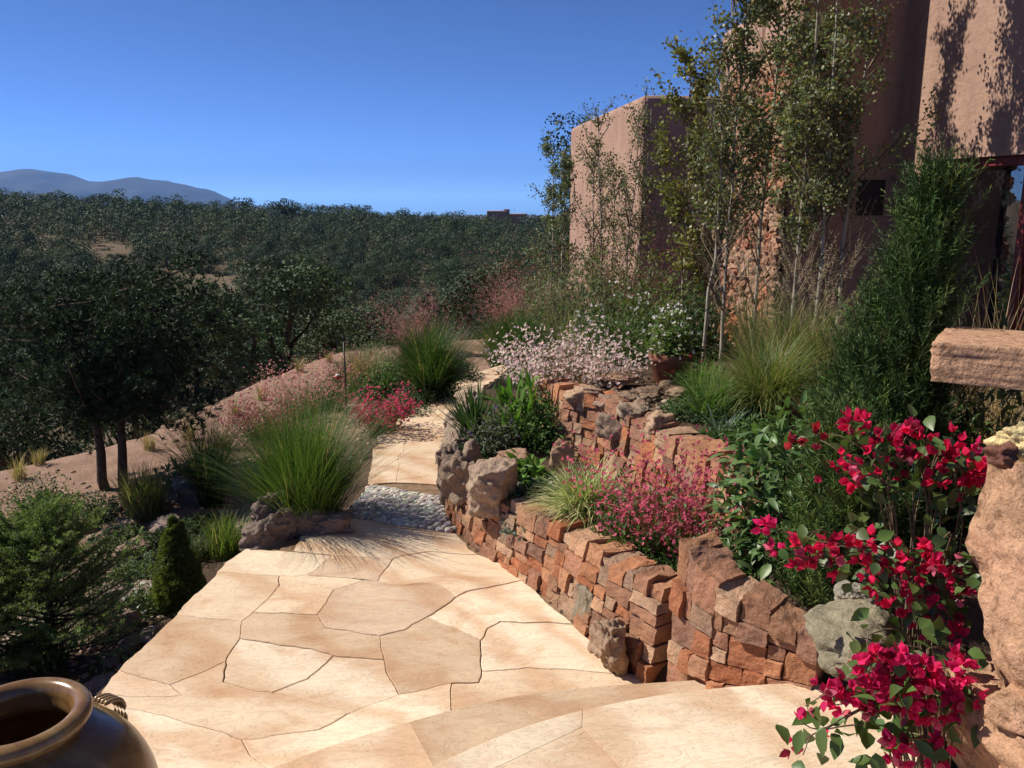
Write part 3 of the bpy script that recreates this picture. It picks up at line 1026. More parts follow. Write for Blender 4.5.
def boxes(name, items, mat, parent, bev=0.006):
    bm = bmesh.new()
    for (sa, sb, oa, ob, za, zb) in items:
        vs = [bm.verts.new((*wpt(s, o_), z)) for z in (za, zb) for s, o_ in ((sa, oa), (sb, oa), (sb, ob), (sa, ob))]
        for q in ((0, 1, 2, 3), (4, 7, 6, 5), (0, 4, 5, 1), (1, 5, 6, 2), (2, 6, 7, 3), (3, 7, 4, 0)):
            bm.faces.new([vs[v] for v in q])
    bmesh.ops.recalc_face_normals(bm, faces=bm.faces)
    if bev:
        bmesh.ops.bevel(bm, geom=bm.edges[:], offset=bev, segments=2, affect='EDGES')
    me = bpy.data.meshes.new(name)
    bm.to_mesh(me); bm.free()
    me.materials.append(mat)
    o = bpy.data.objects.new(name, me)
    COL.objects.link(o); o.parent = parent
    return o
for (sa, sb) in ((s0, s1_), (s1_ + 0.005, s2_)):
    fr = boxes("window", [(sa, sb, 0.05, 0.13, 2.205, 2.27), (sa, sa + 0.075, 0.052, 0.128, 0.47, 2.203), (sb - 0.075, sb, 0.052, 0.128, 0.47, 2.203), (sa, sb, 0.05, 0.13, 0.405, 0.468)], M_FRAME, house)
    boxes("pane", [(sa + 0.07, sb - 0.07, 0.085, 0.095, 0.46, 2.21)], M_GLASS, fr, 0)
boxes("mullion", [(s1_ - 0.035, s1_ + 0.04, 0.015, 0.049, 0.405, 2.268)], M_FRAME, house)

# small dark window in the shaded front and the slot window beside the stone
def wall_window(P, along, outn, w, z0, z1, nm="window", pm=None):
    P = np.array(P)
    def bx_(name, a0, a1, o0, o1, za, zb, mat, par, bev=0.004):
        bm = bmesh.new()
        vs = [bm.verts.new((*(P + along * a + outn * o_), z)) for z in (za, zb) for a, o_ in ((a0, o0), (a1, o0), (a1, o1), (a0, o1))]
        for q in ((0, 1, 2, 3), (4, 7, 6, 5), (0, 4, 5, 1), (1, 5, 6, 2), (2, 6, 7, 3), (3, 7, 4, 0)):
            bm.faces.new([vs[v] for v in q])
        bmesh.ops.recalc_face_normals(bm, faces=bm.faces)
        me = bpy.data.meshes.new(name); bm.to_mesh(me); bm.free(); me.materials.append(mat)
        o = bpy.data.objects.new(name, me); COL.objects.link(o); o.parent = par
        return o
    f = bx_(nm, 0, w, -0.05, 0.012, z0, z1, M_BLACK, house)
    bx_("pane", 0.025, w - 0.025, 0.0125, 0.016, z0 + 0.025, z1 - 0.025, pm or M_GLASS, f)
wall_window(P1 + fx * 0.62, fx, -ax, 0.24, 1.83, 2.13, "window", M_BLACK)
wall_window(P1 + ax * 1.50, ax, -fx, 0.30, 2.05, 2.45)

# stone veneer on the lit corner
a_, c_ = P1 + ax * 1.42 - fx * 0.055, P1 + ax * -0.02 - fx * 0.055
g = wall([(*a_, 0.2, 3.2), (*c_, 0.2, 3.2)], 0.05, 0.30, 0.26, 37, 0.0, 0.008, 7, 0.03, 0.2, [(0.39, 0.17, 0.10), (0.36, 0.215, 0.14), (0.40, 0.25, 0.165), (0.31, 0.16, 0.10), (0.34, 0.20, 0.13), (0.41, 0.15, 0.078)], 0.014, True, 0.0, 0.42)
g.obj("stone_veneer", M_STONE, house, False)

# spotlight on the far edge of the back wing
e = b1 + bx * 5.7
sp = thing("wall_spotlight", "small black spotlight jutting from the far edge of the back wing's wall", "spotlight")
g = Geo()
z = A(572, 180, 18.6)[2]
o3 = np.array((*(e - by * 0.0), z))
n3 = np.array((*(-by), 0))
tube(g, [o3, o3 + n3 * 0.22], 0.025, 8)
g.obj("arm", M_BLACK, sp)
g = Geo()
tube(g, [o3 + n3 * 0.12 + np.array((0, 0, -0.16)), o3 + n3 * 0.2 + np.array((0, 0, 0.02)), o3 + n3 * 0.27 + np.array((0, 0, 0.1))], [0.085, 0.07, 0.04], 12)
g.obj("lamp_head", M_BLACK, sp, True)

# small house on the far ridge
az_ = math.atan2(A(500, 209, 100)[0], 100)
hx, hy = 212 * math.sin(az_), 212 * math.cos(az_)
hz = A(500, 211, hy)[2]
ridge_house = thing("ridge_house", "tiny flat roofed adobe house on the wooded ridge skyline", "house", (hx, hy, 0))
prism("wall", [(-3.2, 0), (1.6, 0), (1.6, 6), (-3.2, 6)], hz - 5, hz, M_ADOBE, ridge_house, 0.1)
prism("wall", [(1.62, 0.5), (6.5, 0.5), (6.5, 6), (1.62, 6)], hz - 5, hz - 0.7, M_ADOBE, ridge_house, 0.1)
prism("chimney", [(0.9, 2), (2.3, 2), (2.3, 3), (0.9, 3)], hz - 1, hz + 0.4, M_ADOBE, ridge_house, 0.05)

# ------------------------------------------------------------------ placing helpers
def hit(px, py, dmin=1.2, dmax=70):
    d = np.concatenate([np.arange(dmin, 16, 0.02), np.arange(16, dmax, 0.2)])
    u, y, w = ray(px, py)
    X = u * d / y
    Z = CAMZ + w * d / y
    T = terr(X, d)
    k_ = np.argmax(Z < T)
    if not (Z < T).any():
        return spot(px, 11.0)
    return np.array((X[k_], d[k_], T[k_]))

def spot(px, d):
    z = 0.0
    for _ in range(4):
        x = (px - 512) / FPX * (d * math.cos(PITCH) + (CAMZ - z) * math.sin(PITCH))
        z = float(terr(x, d))
    return np.array((x, d, z))

def at(p): return tuple(float(v) for v in p)

# ------------------------------------------------------------------ trees
def hexleaf(g, P, D, Sd, L, W, C, m=0):
    n = len(P)
    L = np.broadcast_to(L, (n,))[:, None]; W = np.broadcast_to(W, (n,))[:, None]
    V = np.stack([P, P + D * L * .28 + Sd * W * .46, P + D * L * .62 + Sd * W * .42, P + D * L, P + D * L * .62 - Sd * W * .42, P + D * L * .28 - Sd * W * .46], 1)
    g.add(V.reshape(-1, 3), np.arange(n * 6).reshape(n, 6), np.repeat(C, 6, 0), m)

def wood_tree(h, rx, seed, nq, leaf, base, trunk=True):
    """crown and trunk of a bushy juniper or pinyon about h tall"""
    rr = np.random.default_rng(seed)
    nc = rr.integers(13, 20)
    a = rr.uniform(0, 2 * np.pi, nc)
    t = rr.uniform(0.12, 1.0, nc)
    prof = np.sqrt(np.clip(1 - ((t - 0.42) / 0.62) ** 2, 0.02, 1))
    q = rx * prof * np.sqrt(rr.uniform(0.15, 1, nc)) * (0.75 + 0.35 * np.sin(a * 2 + seed))
    cc = np.stack([q * np.cos(a), q * np.sin(a), t * h * 0.92], 1)
    cr = rx * rr.uniform(0.28, 0.52, nc)
    per = nq // nc
    g = Geo()
    for c, r_ in zip(cc, cr):
        d = unit(rr.standard_normal((per, 3)) + [0, 0, 0.3])
        lump = 1 + 0.22 * fbm(d * 1.0 + c, 2.6, int(seed), 2)
        rad = r_ * rr.uniform(0.55, 1.05, per) ** 0.35 * lump
        P = c + d * rad[:, None] * [1, 1, 0.8]
        # tufts lie mostly along the clump's surface, so a clump has a lit and a shaded side
        T1 = unit(np.cross(d, rr.standard_normal((per, 3))))
        D = unit(T1 + 0.45 * rr.standard_normal((per, 3)))
        W = unit(np.cross(D, d) + 0.45 * rr.standard_normal((per, 3)))
        col = np.asarray(base) * rr.uniform(0.75, 1.25) * (1 + 0.06 * rr.standard_normal(3))
        C = np.clip(col * (1 + 0.14 * rr.standard_normal((per, 1))), 0.006, 0.3)
        quads(g, P - D * leaf * 0.5, D, W, leaf * rr.uniform(0.7, 1.3, per), leaf * rr.uniform(0.45, 0.8, per), C)
    gt = Geo()
    if trunk:
        for b_ in range(rr.integers(1, 4)):
            aa = rr.uniform(0, 2 * np.pi)
            P = np.array([[0.05 * math.cos(aa), 0.05 * math.sin(aa), -0.4], [0.1 * math.cos(aa), 0.1 * math.sin(aa), h * 0.15], [rx * .2 * math.cos(aa), rx * .2 * math.sin(aa), h * 0.4], [rx * .3 * math.cos(aa), rx * .3 * math.sin(aa), h * 0.75]])
            tube(gt, P, np.array([0.1, 0.085, 0.06, 0.02]) * h / 3, 7)
        for _ in range(14):
            c = cc[rr.integers(nc)]
            s = np.array([0, 0, c[2] * 0.55])
            tube(gt, np.array([s, (s + c) / 2 + [0, 0, -0.03 * h], c]), np.array([0.035, 0.024, 0.008]) * h / 3, 5)
    return g, gt

JUN, PIN, OLV = (0.050, 0.081, 0.034), (0.040, 0.066, 0.032), (0.068, 0.090, 0.036)
def wood_proto(name, label, seed, h, rx, nq, leaf, base):
    t = thing(name, label, "tree", (0, 0, -500), "trees of the wood beyond the garden")
    gc, gt = wood_tree(h, rx, seed, nq, leaf, base)
    gt.obj("trunk", M_BARK, t)
    gc.obj("crown", M_NEEDLE, t)
    return t
kinds = [("juniper", "bushy dark green juniper in the wood that covers the hillside beyond the garden", JUN),
         ("pinyon_tree", "dusky rounded pinyon in the wood that covers the hillside beyond the garden", PIN),
         ("juniper", "olive toned juniper in the wood that covers the hillside beyond the garden", OLV)]
near_p = [wood_proto(kinds[s % 3][0], kinds[s % 3][1], 50 + s, 3.4, 1.45, 7500, 0.085, kinds[s % 3][2]) for s in range(6)]
far_p = [wood_proto(kinds[s % 3][0], kinds[s % 3][1], 80 + s, 3.4, 1.6, 4200, 0.11, kinds[s % 3][2]) for s in range(6)]
fr = np.random.default_rng(77)
pts = []
# the trees the photo tells apart at the edge of the wood: px, distance, top py
edge = [(238, 14.6, 288, 1.1), (290, 15.4, 264, 1.1), (340, 17.6, 300, 1.2), (25, 12.0, 300, 1.0), (140, 15.5, 300, 1.1), (385, 17.5, 292, 1.2), (205, 17.0, 292, 1.2), (425, 17.5, 290, 1.0), (470, 17.5, 272, 1.1), (515, 18.0, 262, 1.1), (-40, 12.0, 275, 1.1)]
used = {}
def put(protos, x, y, z, h, w, rz):
    k_ = fr.integers(len(protos))
    p = protos[k_]
    s = h / 3.4
    sc = (w * s, w * s, s)
    if (id(protos), k_) not in used:
        used[(id(protos), k_)] = 1
        p.location = (x, y, z); p.rotation_euler = (0, 0, rz); p.scale = sc
        return p
    return copy_tree(p, (x, y, z), rz, sc)
for px, d, py, w in edge:
    s = spot(px, d)
    h = A(px, py, d)[2] - s[2]
    pts.append((s[0], s[1]))
    put(near_p, s[0], s[1], s[2] - 0.05, h * 1.03, w * 3.0 / max(h, 2.2), fr.uniform(0, 6.28))
n_ind = len(pts)
cand = []
clear = []
for cpx, cpy in ((192, 279), (112, 246), (175, 274), (215, 283)):
    hc = hit(cpx, cpy, 45, 240)
    clear.append((math.atan2(hc[0], hc[1]), math.hypot(hc[0], hc[1])))
cell = {}
tries = 0
while len(cand) < 2700 and tries < 120000:
    tries += 1
    rr_ = 20 + 235 * fr.uniform(0, 1) ** 0.55
    a = fr.uniform(-0.74, 0.16)
    x, y = rr_ * math.sin(a), rr_ * math.cos(a)
    if any(abs(a - ca) < 0.016 + 1.4 / rr_ and cr - 26 < rr_ < cr + 2.5 for ca, cr in clear):
        continue
    md = 2.2 + 0.006 * rr_
    ix, iy = int(x // 4), int(y // 4)
    if any((qx - x) ** 2 + (qy - y) ** 2 < md * md for dx in (-1, 0, 1) for dy in (-1, 0, 1) for qx, qy in cell.get((ix + dx, iy + dy), ())):
        continue
    cand.append((rr_, x, y))
    cell.setdefault((ix, iy), []).append((x, y))
zs = terr(np.array([c[1] for c in cand]), np.array([c[2] for c in cand]))
hs = fr.uniform(2.6, 4.3, len(cand)) * np.where(fr.uniform(size=len(cand)) < 0.85, 1.0, 1.25)
# what the bank hides is left out; of the rest the largest in view are trees of their own
vis = []
for n_, (rr_, x, y) in enumerate(cand):
    dep_ = math.degrees(math.atan2(CAMZ - (zs[n_] + hs[n_]), rr_))
    az_t = math.atan2(x, y)
    if dep_ < 9.6 and (rr_ > 60 or dep_ < 8.0):
        vis.append((hs[n_] / rr_ * (1.0 if -0.60 < az_t < 0.10 else 0.3), n_))
vis.sort(reverse=True)
stuff = Geo()
lod = [wood_tree(3.4, 1.75, 120 + s, 420, 0.28, kinds[s % 3][2], False)[0] for s in range(6)]
for o_, (_, n_) in enumerate(vis):
    rr_, x, y = cand[n_]
    h, z, rz = hs[n_], zs[n_] - 0.1, fr.uniform(0, 6.28)
    if o_ < 280:
        put(near_p if rr_ < 45 else far_p, x, y, z, h, fr.uniform(0.95, 1.3), rz)
    else:
        c_, s_ = math.cos(rz), math.sin(rz)
        k_ = h / 3.4
        w_ = fr.uniform(0.95, 1.3) * k_
        M3 = np.array([[c_ * w_, s_ * w_, 0], [-s_ * w_, c_ * w_, 0], [0, 0, k_]])
        stuff.merge(lod[fr.integers(6)], lambda V: V @ M3 + [x, y, z])
print("trees in view", len(vis), "farthest single", max([cand[n_][0] for _, n_ in vis[:280]] + [0]))
tag(stuff.obj("distant_wood", M_NEEDLE), "far off wood of dark evergreens covering the hill up to the ridge", "wood", None, "stuff")

# tall skyline tree on the ridge
s = spot(285, 190.0)
t = thing("pinyon_tree", "lone taller round topped tree standing clear of the ridge skyline", "tree", (s[0], s[1], s[2]))
gc, gt = wood_tree(A(285, 199, 190)[2] - s[2] + 0.5, 2.3, 7, 1500, 0.4, PIN)
gt.obj("trunk", M_BARK, t); gc.obj("crown", M_NEEDLE, t)

# the near pinyon with twin trunks
def needle_tuft(g, P, D, L, nper, base, wid=0.0032, spread=0.9):
    """brushes of needles at P round direction D"""
    n = len(P)
    Pn = np.repeat(P, nper, 0)
    Dn = unit(np.repeat(D, nper, 0) + spread * R.standard_normal((n * nper, 3)))
    Ln = L * R.uniform(0.6, 1.2, n * nper)
    W = perp(Dn)
    C = np.repeat(cols(base, n, 0.25), nper, 0)
    V = np.stack([Pn - W * wid, Pn + W * wid, Pn + Dn * Ln[:, None]], 1)
    g.add(V.reshape(-1, 3), np.arange(n * nper * 3).reshape(-1, 3), np.repeat(C, 3, 0))

def pinyon(name, label, p, h, rx, seed, trunks, nt_=2600, npr=14, base=PIN, tl=0.085, crown0=0.3, twigs=True):
    rr = np.random.default_rng(seed)
    t = thing(name, label, "tree", p)
    gt, gc = Geo(), Geo()
    tips = []
    for (dx, dy, lx, ly) in trunks:
        zz = np.linspace(-0.15, h * 0.9, 9)
        f = np.clip(zz / h, 0, 1)
        P = np.stack([dx + lx * f ** 1.3 + 0.008 * rr.standard_normal(9), dy + ly * f ** 1.3 + 0.008 * rr.standard_normal(9), zz], 1)
        tube(gt, P, 0.062 * (1 - 0.8 * f) * h / 2.6, 8)
        for b_ in range(26):
            z0 = rr.uniform(crown0 * 0.75, 0.92)
            s = np.array([np.interp(z0 * h, zz, P[:, k_]) for k_ in range(3)])
            a = rr.uniform(0, 2 * np.pi)
            ln = rx * (1.15 - 0.75 * z0) * rr.uniform(0.6, 1.15)
            d = np.array([math.cos(a), math.sin(a), rr.uniform(-0.15, 0.45)])
            mid = s + d * ln * 0.5 + [0, 0, -0.02]
            e_ = s + d * ln + [0, 0, rr.uniform(0.0, 0.22) * ln]
            tube(gt, np.array([s, mid, e_]), [0.018, 0.012, 0.004], 5)
            for _ in range(10):
                f_ = rr.uniform(0.35, 1.0)
                q_ = (s + (mid - s) * f_ * 2 if f_ < .5 else mid + (e_ - mid) * (f_ - .5) * 2)
                tips.append((q_ + rr.standard_normal(3) * 0.13 * [1, 1, 0.8], d))
    tips_p = np.array([a for a, _ in tips]); tips_d = np.array([b for _, b in tips])
    idx = rr.integers(0, len(tips_p), nt_)
    P = tips_p[idx] + rr.standard_normal((nt_, 3)) * 0.06
    D = unit(tips_d[idx] + [0, 0, 0.5] + 0.6 * rr.standard_normal((nt_, 3)))
    needle_tuft(gc, P, D, tl, npr, base, 0.005)
    gt.obj("trunk", M_BARK, t, True)
    gc.obj("crown", M_NEEDLE, t)
    return t
s = spot(112, 7.3)
pinyon("pinyon_tree", "dark pinyon with two upright trunks beside the gravel bank, left of the grasses", at(s), A(112, 268, 7.3)[2] - s[2], 1.25, 3, [(-0.06, 0, -0.1, 0.1), (0.09, 0.03, 0.2, -0.05)], 7000, 16, crown0=0.42, tl=0.06)

# ------------------------------------------------------------------ aspens
def aspen(label, p, h, c0, cr, nleaf, seed, stems=((0, 0, 0, 0),), base=(0.15, 0.168, 0.075), leaf=0.029, rad=0.016, bark=None, taper=0.55, dead=9, ang=(0.9, 1.9)):
    rr = np.random.default_rng(seed)
    t = thing("aspen_tree", label, "tree", p, "aspens along the house walls")
    nleaf = int(nleaf * 1.5)
    gt, gl, gb = Geo(), Geo(), Geo()
    pts_, dirs_ = [], []
    for (dx, dy, lx, ly) in stems:
        hh = h * rr.uniform(0.93, 1.03)
        zz = np.linspace(-0.1, hh, 14)
        f = np.clip(zz / hh, 0, 1)
        wob = 0.02 * np.cumsum(rr.standard_normal((14, 2)), 0) * 0.6
        P = np.stack([dx + lx * f + wob[:, 0], dy + ly * f + wob[:, 1], zz], 1)
        tube(gt, P, rad * (1.05 - 0.9 * f), 8)
        nb = 46
        for b_ in range(nb):
            z0 = c0 + (1 - c0) * rr.uniform(0, 0.97) ** 1.35
            if b_ < dead: z0 = c0 * rr.uniform(0.35, 1.0)
            s = np.array([np.interp(z0 * hh, zz, P[:, k_]) for k_ in range(3)])
            a = rr.uniform(0, 2 * np.pi)
            up = rr.uniform(*ang)
            ln = cr * (1.2 - taper * (z0 - c0) / (1 - c0)) * rr.uniform(0.5, 1.2)
            d = unit(np.array([math.cos(a), math.sin(a), up]))
            e_ = s + d * ln + np.array([0, 0, 0.1 * ln])
            mid = (s + e_) / 2 + 0.03 * rr.standard_normal(3)
            tube(gb, np.array([s, mid, e_]), [0.007, 0.0045, 0.002], 4)
            if b_ < dead: continue
            for _ in range(6):
                f_ = rr.uniform(0.25, 1)
                q_ = s + (e_ - s) * f_
                dd_ = unit(d + 0.8 * rr.standard_normal(3))
                l2 = ln * rr.uniform(0.15, 0.4)
                tube(gb, np.array([q_, q_ + dd_ * l2]), [0.003, 0.0012], 3, cap=False)
                for k_ in range(4):
                    pts_.append(q_ + dd_ * l2 * rr.uniform(0.2, 1.05)); dirs_.append(dd_)
    pts_, dirs_ = np.array(pts_), np.array(dirs_)
    idx = rr.integers(0, len(pts_), nleaf)
    P = pts_[idx] + rr.standard_normal((nleaf, 3)) * 0.035
    D = unit(dirs_[idx] * 0.5 + 0.8 * rr.standard_normal((nleaf, 3)) + [0, 0, -0.5])
    Sd = unit(np.cross(D, rr.standard_normal((nleaf, 3))))
    L = leaf * rr.uniform(0.65, 1.2, nleaf)
    C = cols(base, nleaf, 0.2, 0.07)
    yl_ = rr.uniform(size=nleaf) < 0.05
    C[yl_] = cols((0.30, 0.25, 0.06), yl_.sum(), 0.2)
    hexleaf(gl, P, D, Sd, L, L * 0.82, C)
    tr = gt.obj("trunk", bark or M_ASPBARK, t, True)
    gb.obj("branches", M_STEM, tr)
    gl.obj("crown", M_ASPEN, t)
    return t

s = spot(789, 6.5)
aspen("tall aspen with a pale slender trunk close against the stone corner of the house", at(s), 4.3, 0.2, 0.5, 6800, 1, rad=0.018)
s = spot(815, 6.35)
aspen("tall pale trunked aspen in front of the shaded house wall, shading the plaster behind", at(s), 4.35, 0.24, 0.52, 7000, 2, rad=0.018, stems=((0, 0, 0.02, 0), (0.14, 0.06, 0.12, 0.05)))
s = spot(707, 6.9)
aspen("aspen with twin thin white trunks just right of the terracotta pot", at(s), 3.3, 0.3, 0.42, 3600, 3, stems=((0, 0, 0.09, 0.05), (0.1, 0.0, 0.16, 0.1)), rad=0.016)
s = spot(752, 7.3)
aspen("leafy aspen covering the upper stone veneer, its trunk half hidden by grass", at(s), 3.9, 0.3, 0.46, 4800, 4, stems=((0, 0, -0.05, 0.02),), rad=0.018)
s = spot(682, 9.2)
aspen("full yellow green aspen before the shaded side of the back wing", at(s), A(672, 58, 9.2)[2] - s[2], 0.12, 0.58, 5200, 5, stems=((0, 0, 0, 0), (0.25, 0.1, 0.2, 0)), base=(0.17, 0.18, 0.05), leaf=0.042, rad=0.018)
s = spot(618, 11.0)
aspen("sparse thin aspen against the sunlit face of the back wing, near its corner", at(s), A(628, 95, 11)[2] - s[2], 0.12, 0.46, 3200, 6, stems=((0, 0, 0.1, 0), (-0.2, 0.2, -0.15, 0.1), (0.18, 0, 0.2, 0)), base=(0.15, 0.165, 0.075), rad=0.016)
s = spot(592, 12.2)
aspen("small thin aspen against the far half of the back wing's sunlit face", at(s), A(592, 150, 12.2)[2] - s[2], 0.1, 0.5, 3000, 7, stems=((0, 0, 0, 0), (0.2, 0, 0.1, 0.1)), base=(0.15, 0.165, 0.075), rad=0.014)
s = spot(551, 12.0)
aspen("narrow grey green aspen standing against the sky left of the back wing", at(s), A(545, 138, 12.0)[2] - s[2], 0.08, 0.5, 5200, 8, stems=((0, 0, -0.06, 0), (0.12, 0.1, 0.02, 0)), base=(0.15, 0.185, 0.09), rad=0.018, taper=0.75)

# ------------------------------------------------------------------ conifers in the garden
# tall upright juniper by the window
def upright_juniper(label, p, h, r0, seed, nspray=900, name="upright_juniper", lean=0.0):
    rr = np.random.default_rng(seed)
    t = thing(name, label, "conifer", p)
    gt, gc = Geo(), Geo()
    tube(gt, np.array([[0, 0, -0.1], [0.01, 0, h * 0.5], [lean * .8, 0, h * 0.9]]), [0.04, 0.03, 0.008], 7)
    f = rr.uniform(0, 1, nspray) ** 1.15
    a = rr.uniform(0, 2 * np.pi, nspray)
    prof = r0 * np.clip(1.02 - f, 0, 1) ** 0.95 * (0.95 + 0.25 * np.minimum(f * 3.5, 1))
    prof = prof * (1 + 0.28 * np.sin(a * 3 + f * 9) + 0.24 * rr.standard_normal(nspray))
    q = prof * np.sqrt(rr.uniform(0.25, 1, nspray))
    P = np.stack([q * np.cos(a) + lean * f, q * np.sin(a), f * h * 0.88], 1)
    out = np.stack([np.cos(a), np.sin(a), 0 * a], 1)
    D = unit(out * rr.uniform(0.1, 0.55, nspray)[:, None] + [0, 0, 1.0] + 0.15 * rr.standard_normal((nspray, 3)))
    sl = rr.uniform(0.10, 0.30, nspray)
    base = cols((0.048, 0.088, 0.024), nspray, 0.25)
    yg = rr.uniform(size=nspray) < (0.12 if h > 1 else 0.5)
    base[yg] = cols((0.12, 0.17, 0.04), yg.sum(), 0.15)
    k_ = 48
    tt = np.tile(np.linspace(0.02, 1, k_), nspray)
    Pn = np.repeat(P, k_, 0) + np.repeat(D * sl[:, None], k_, 0) * tt[:, None]
    Dn = unit(np.repeat(D, k_, 0) + 0.62 * R.standard_normal((nspray * k_, 3)))
    Ln = np.repeat(sl, k_) * 0.30 * (1.15 - tt) * R.uniform(0.7, 1.3, nspray * k_) + 0.012
    W = perp(Dn)
    quads(gc, Pn, Dn, W, Ln * 0.85, 0.0042, np.repeat(base, k_, 0) * R.uniform(0.85, 1.15, (nspray * k_, 1)))
    gt.obj("trunk", M_BARK, t)
    gc.obj("foliage", M_NEEDLE, t)
    return t
upright_juniper("tall dark green upright juniper rising behind the red bougainvillea to the window", (1.62, 3.74, 0.42), 1.78, 0.27, 21, 2300, lean=0.2)

s = hit(836, 618)
upright_juniper("small bright green juniper at the foot of the bougainvillea, behind the end wall", (s[0], s[1] + 0.08, s[2]), 0.75, 0.15, 22, 600)
# cone shaped dwarf spruce by the patio edge
s = hit(180, 606)
t = thing("dwarf_spruce", "small dense cone shaped dwarf spruce hugging the patio's left edge", "conifer", at(s))
gc, gt = Geo(), Geo()
hh = A(187, 508, s[1])[2] - s[2]
n = 9000
f = R.uniform(0, 1, n) ** 1.5
a = R.uniform(0, 2 * np.pi, n)
q = 0.19 * (1 - f) ** 0.8 * (0.62 + 0.38 * np.minimum(f * 6, 1))
P = np.stack([q * np.cos(a), q * np.sin(a), f * hh * 0.97], 1)
P = P * (1 + 0.09 * fbm(P, 16, 3, 3)[:, None])
D = unit(np.stack([np.cos(a), np.sin(a), 0.75 + 0 * a], 1) + 0.3 * R.standard_normal((n, 3)))
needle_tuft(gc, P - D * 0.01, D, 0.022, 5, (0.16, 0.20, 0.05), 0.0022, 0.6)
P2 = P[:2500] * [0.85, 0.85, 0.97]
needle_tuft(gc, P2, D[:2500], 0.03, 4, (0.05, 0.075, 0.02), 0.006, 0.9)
tube(gt, np.array([[0, 0, -0.05], [0, 0, hh * 0.8]]), [0.02, 0.006], 6)
gt.obj("trunk", M_BARK, t); gc.obj("foliage", M_LEAF, t)

# feathery dark fir-like shrubs at the left
def plume_bush(name, label, p, h, rx, seed, nb, base, cat="shrub", nl=0.022, upr=(0.2, 1.3)):
    rr = np.random.default_rng(seed)
    t = thing(name, label, cat, p)
    gt, gc = Geo(), Geo()
    tube(gt, np.array([[0, 0, -0.1], [0.02, 0, h * 0.5], [0.0, 0, h * 0.93]]), [0.035, 0.022, 0.006], 7)
    for b_ in range(nb):
        f = rr.uniform(0.02, 0.97)
        a = rr.uniform(0, 2 * np.pi)
        ln = rx * (1.05 - 0.85 * f ** 1.4) * rr.uniform(0.55, 1.15)
        d = unit(np.array([math.cos(a), math.sin(a), rr.uniform(*upr) * (0.5 + f)]))
        s_ = np.array([0, 0, f * h * 0.85])
        e_ = s_ + d * ln
        mid = (s_ + e_) / 2 + np.array([0, 0, -0.04 * ln])
        tube(gt, np.array([s_, mid, e_]), [0.007, 0.005, 0.002], 4, cap=False)
        tw = []
        for k_ in range(13):
            u_ = 0.25 + 0.75 * (k_ + 0.5) / 13
            q_ = s_ + (e_ - s_) * u_ + np.array([0, 0, -0.08 * ln * u_ * (1 - u_)])
            sd = unit(np.cross(d, [0, 0, 1])) * (1 if k_ % 2 else -1)
            dd = unit(d * 0.9 + sd * rr.uniform(0.5, 1.0) + rr.standard_normal(3) * 0.2)
            l2 = ln * 0.34 * (1.15 - u_) + 0.03
            m_ = 11
            tt = np.linspace(0.05, 1, m_)[:, None]
            tw.append((q_ + dd * l2 * tt, np.tile(dd, (m_, 1))))
        Pn = np.concatenate([x for x, _ in tw]); Dn = np.concatenate([y for _, y in tw])
        n_ = len(Pn)
        c_ = np.asarray(base) * rr.uniform(0.7, 1.35)
        for _ in range(3):
            D2 = unit(Dn + 0.8 * R.standard_normal((n_, 3)))
            quads(gc, Pn, D2, perp(D2), nl * R.uniform(0.7, 1.3, n_), 0.0055, cols(c_, n_, 0.18))
    gt.obj("stem", M_BARK, t)
    gc.obj("foliage", M_LEAF, t)
    return t
s = spot(52, 4.3)
plume_bush("evergreen_shrub", "feathery dark evergreen shrub in the lower left, behind the glazed jar", (s[0], s[1], s[2] - 0.02), 1.0, 0.66, 31, 170, (0.15, 0.21, 0.07))
s = spot(-50, 4.0)
plume_bush("evergreen_shrub", "dark evergreen shrub cut by the left edge of the picture", (s[0], s[1], s[2] - 0.02), 0.9, 0.55, 32, 100, (0.07, 0.10, 0.035))
s = spot(425, 14.0)
plume_bush("blue_spruce", "small blue grey spruce standing behind the path's grasses", at(s), A(425, 284, 14)[2] - s[2], 0.5, 33, 60, (0.13, 0.19, 0.17), "conifer", 0.05)

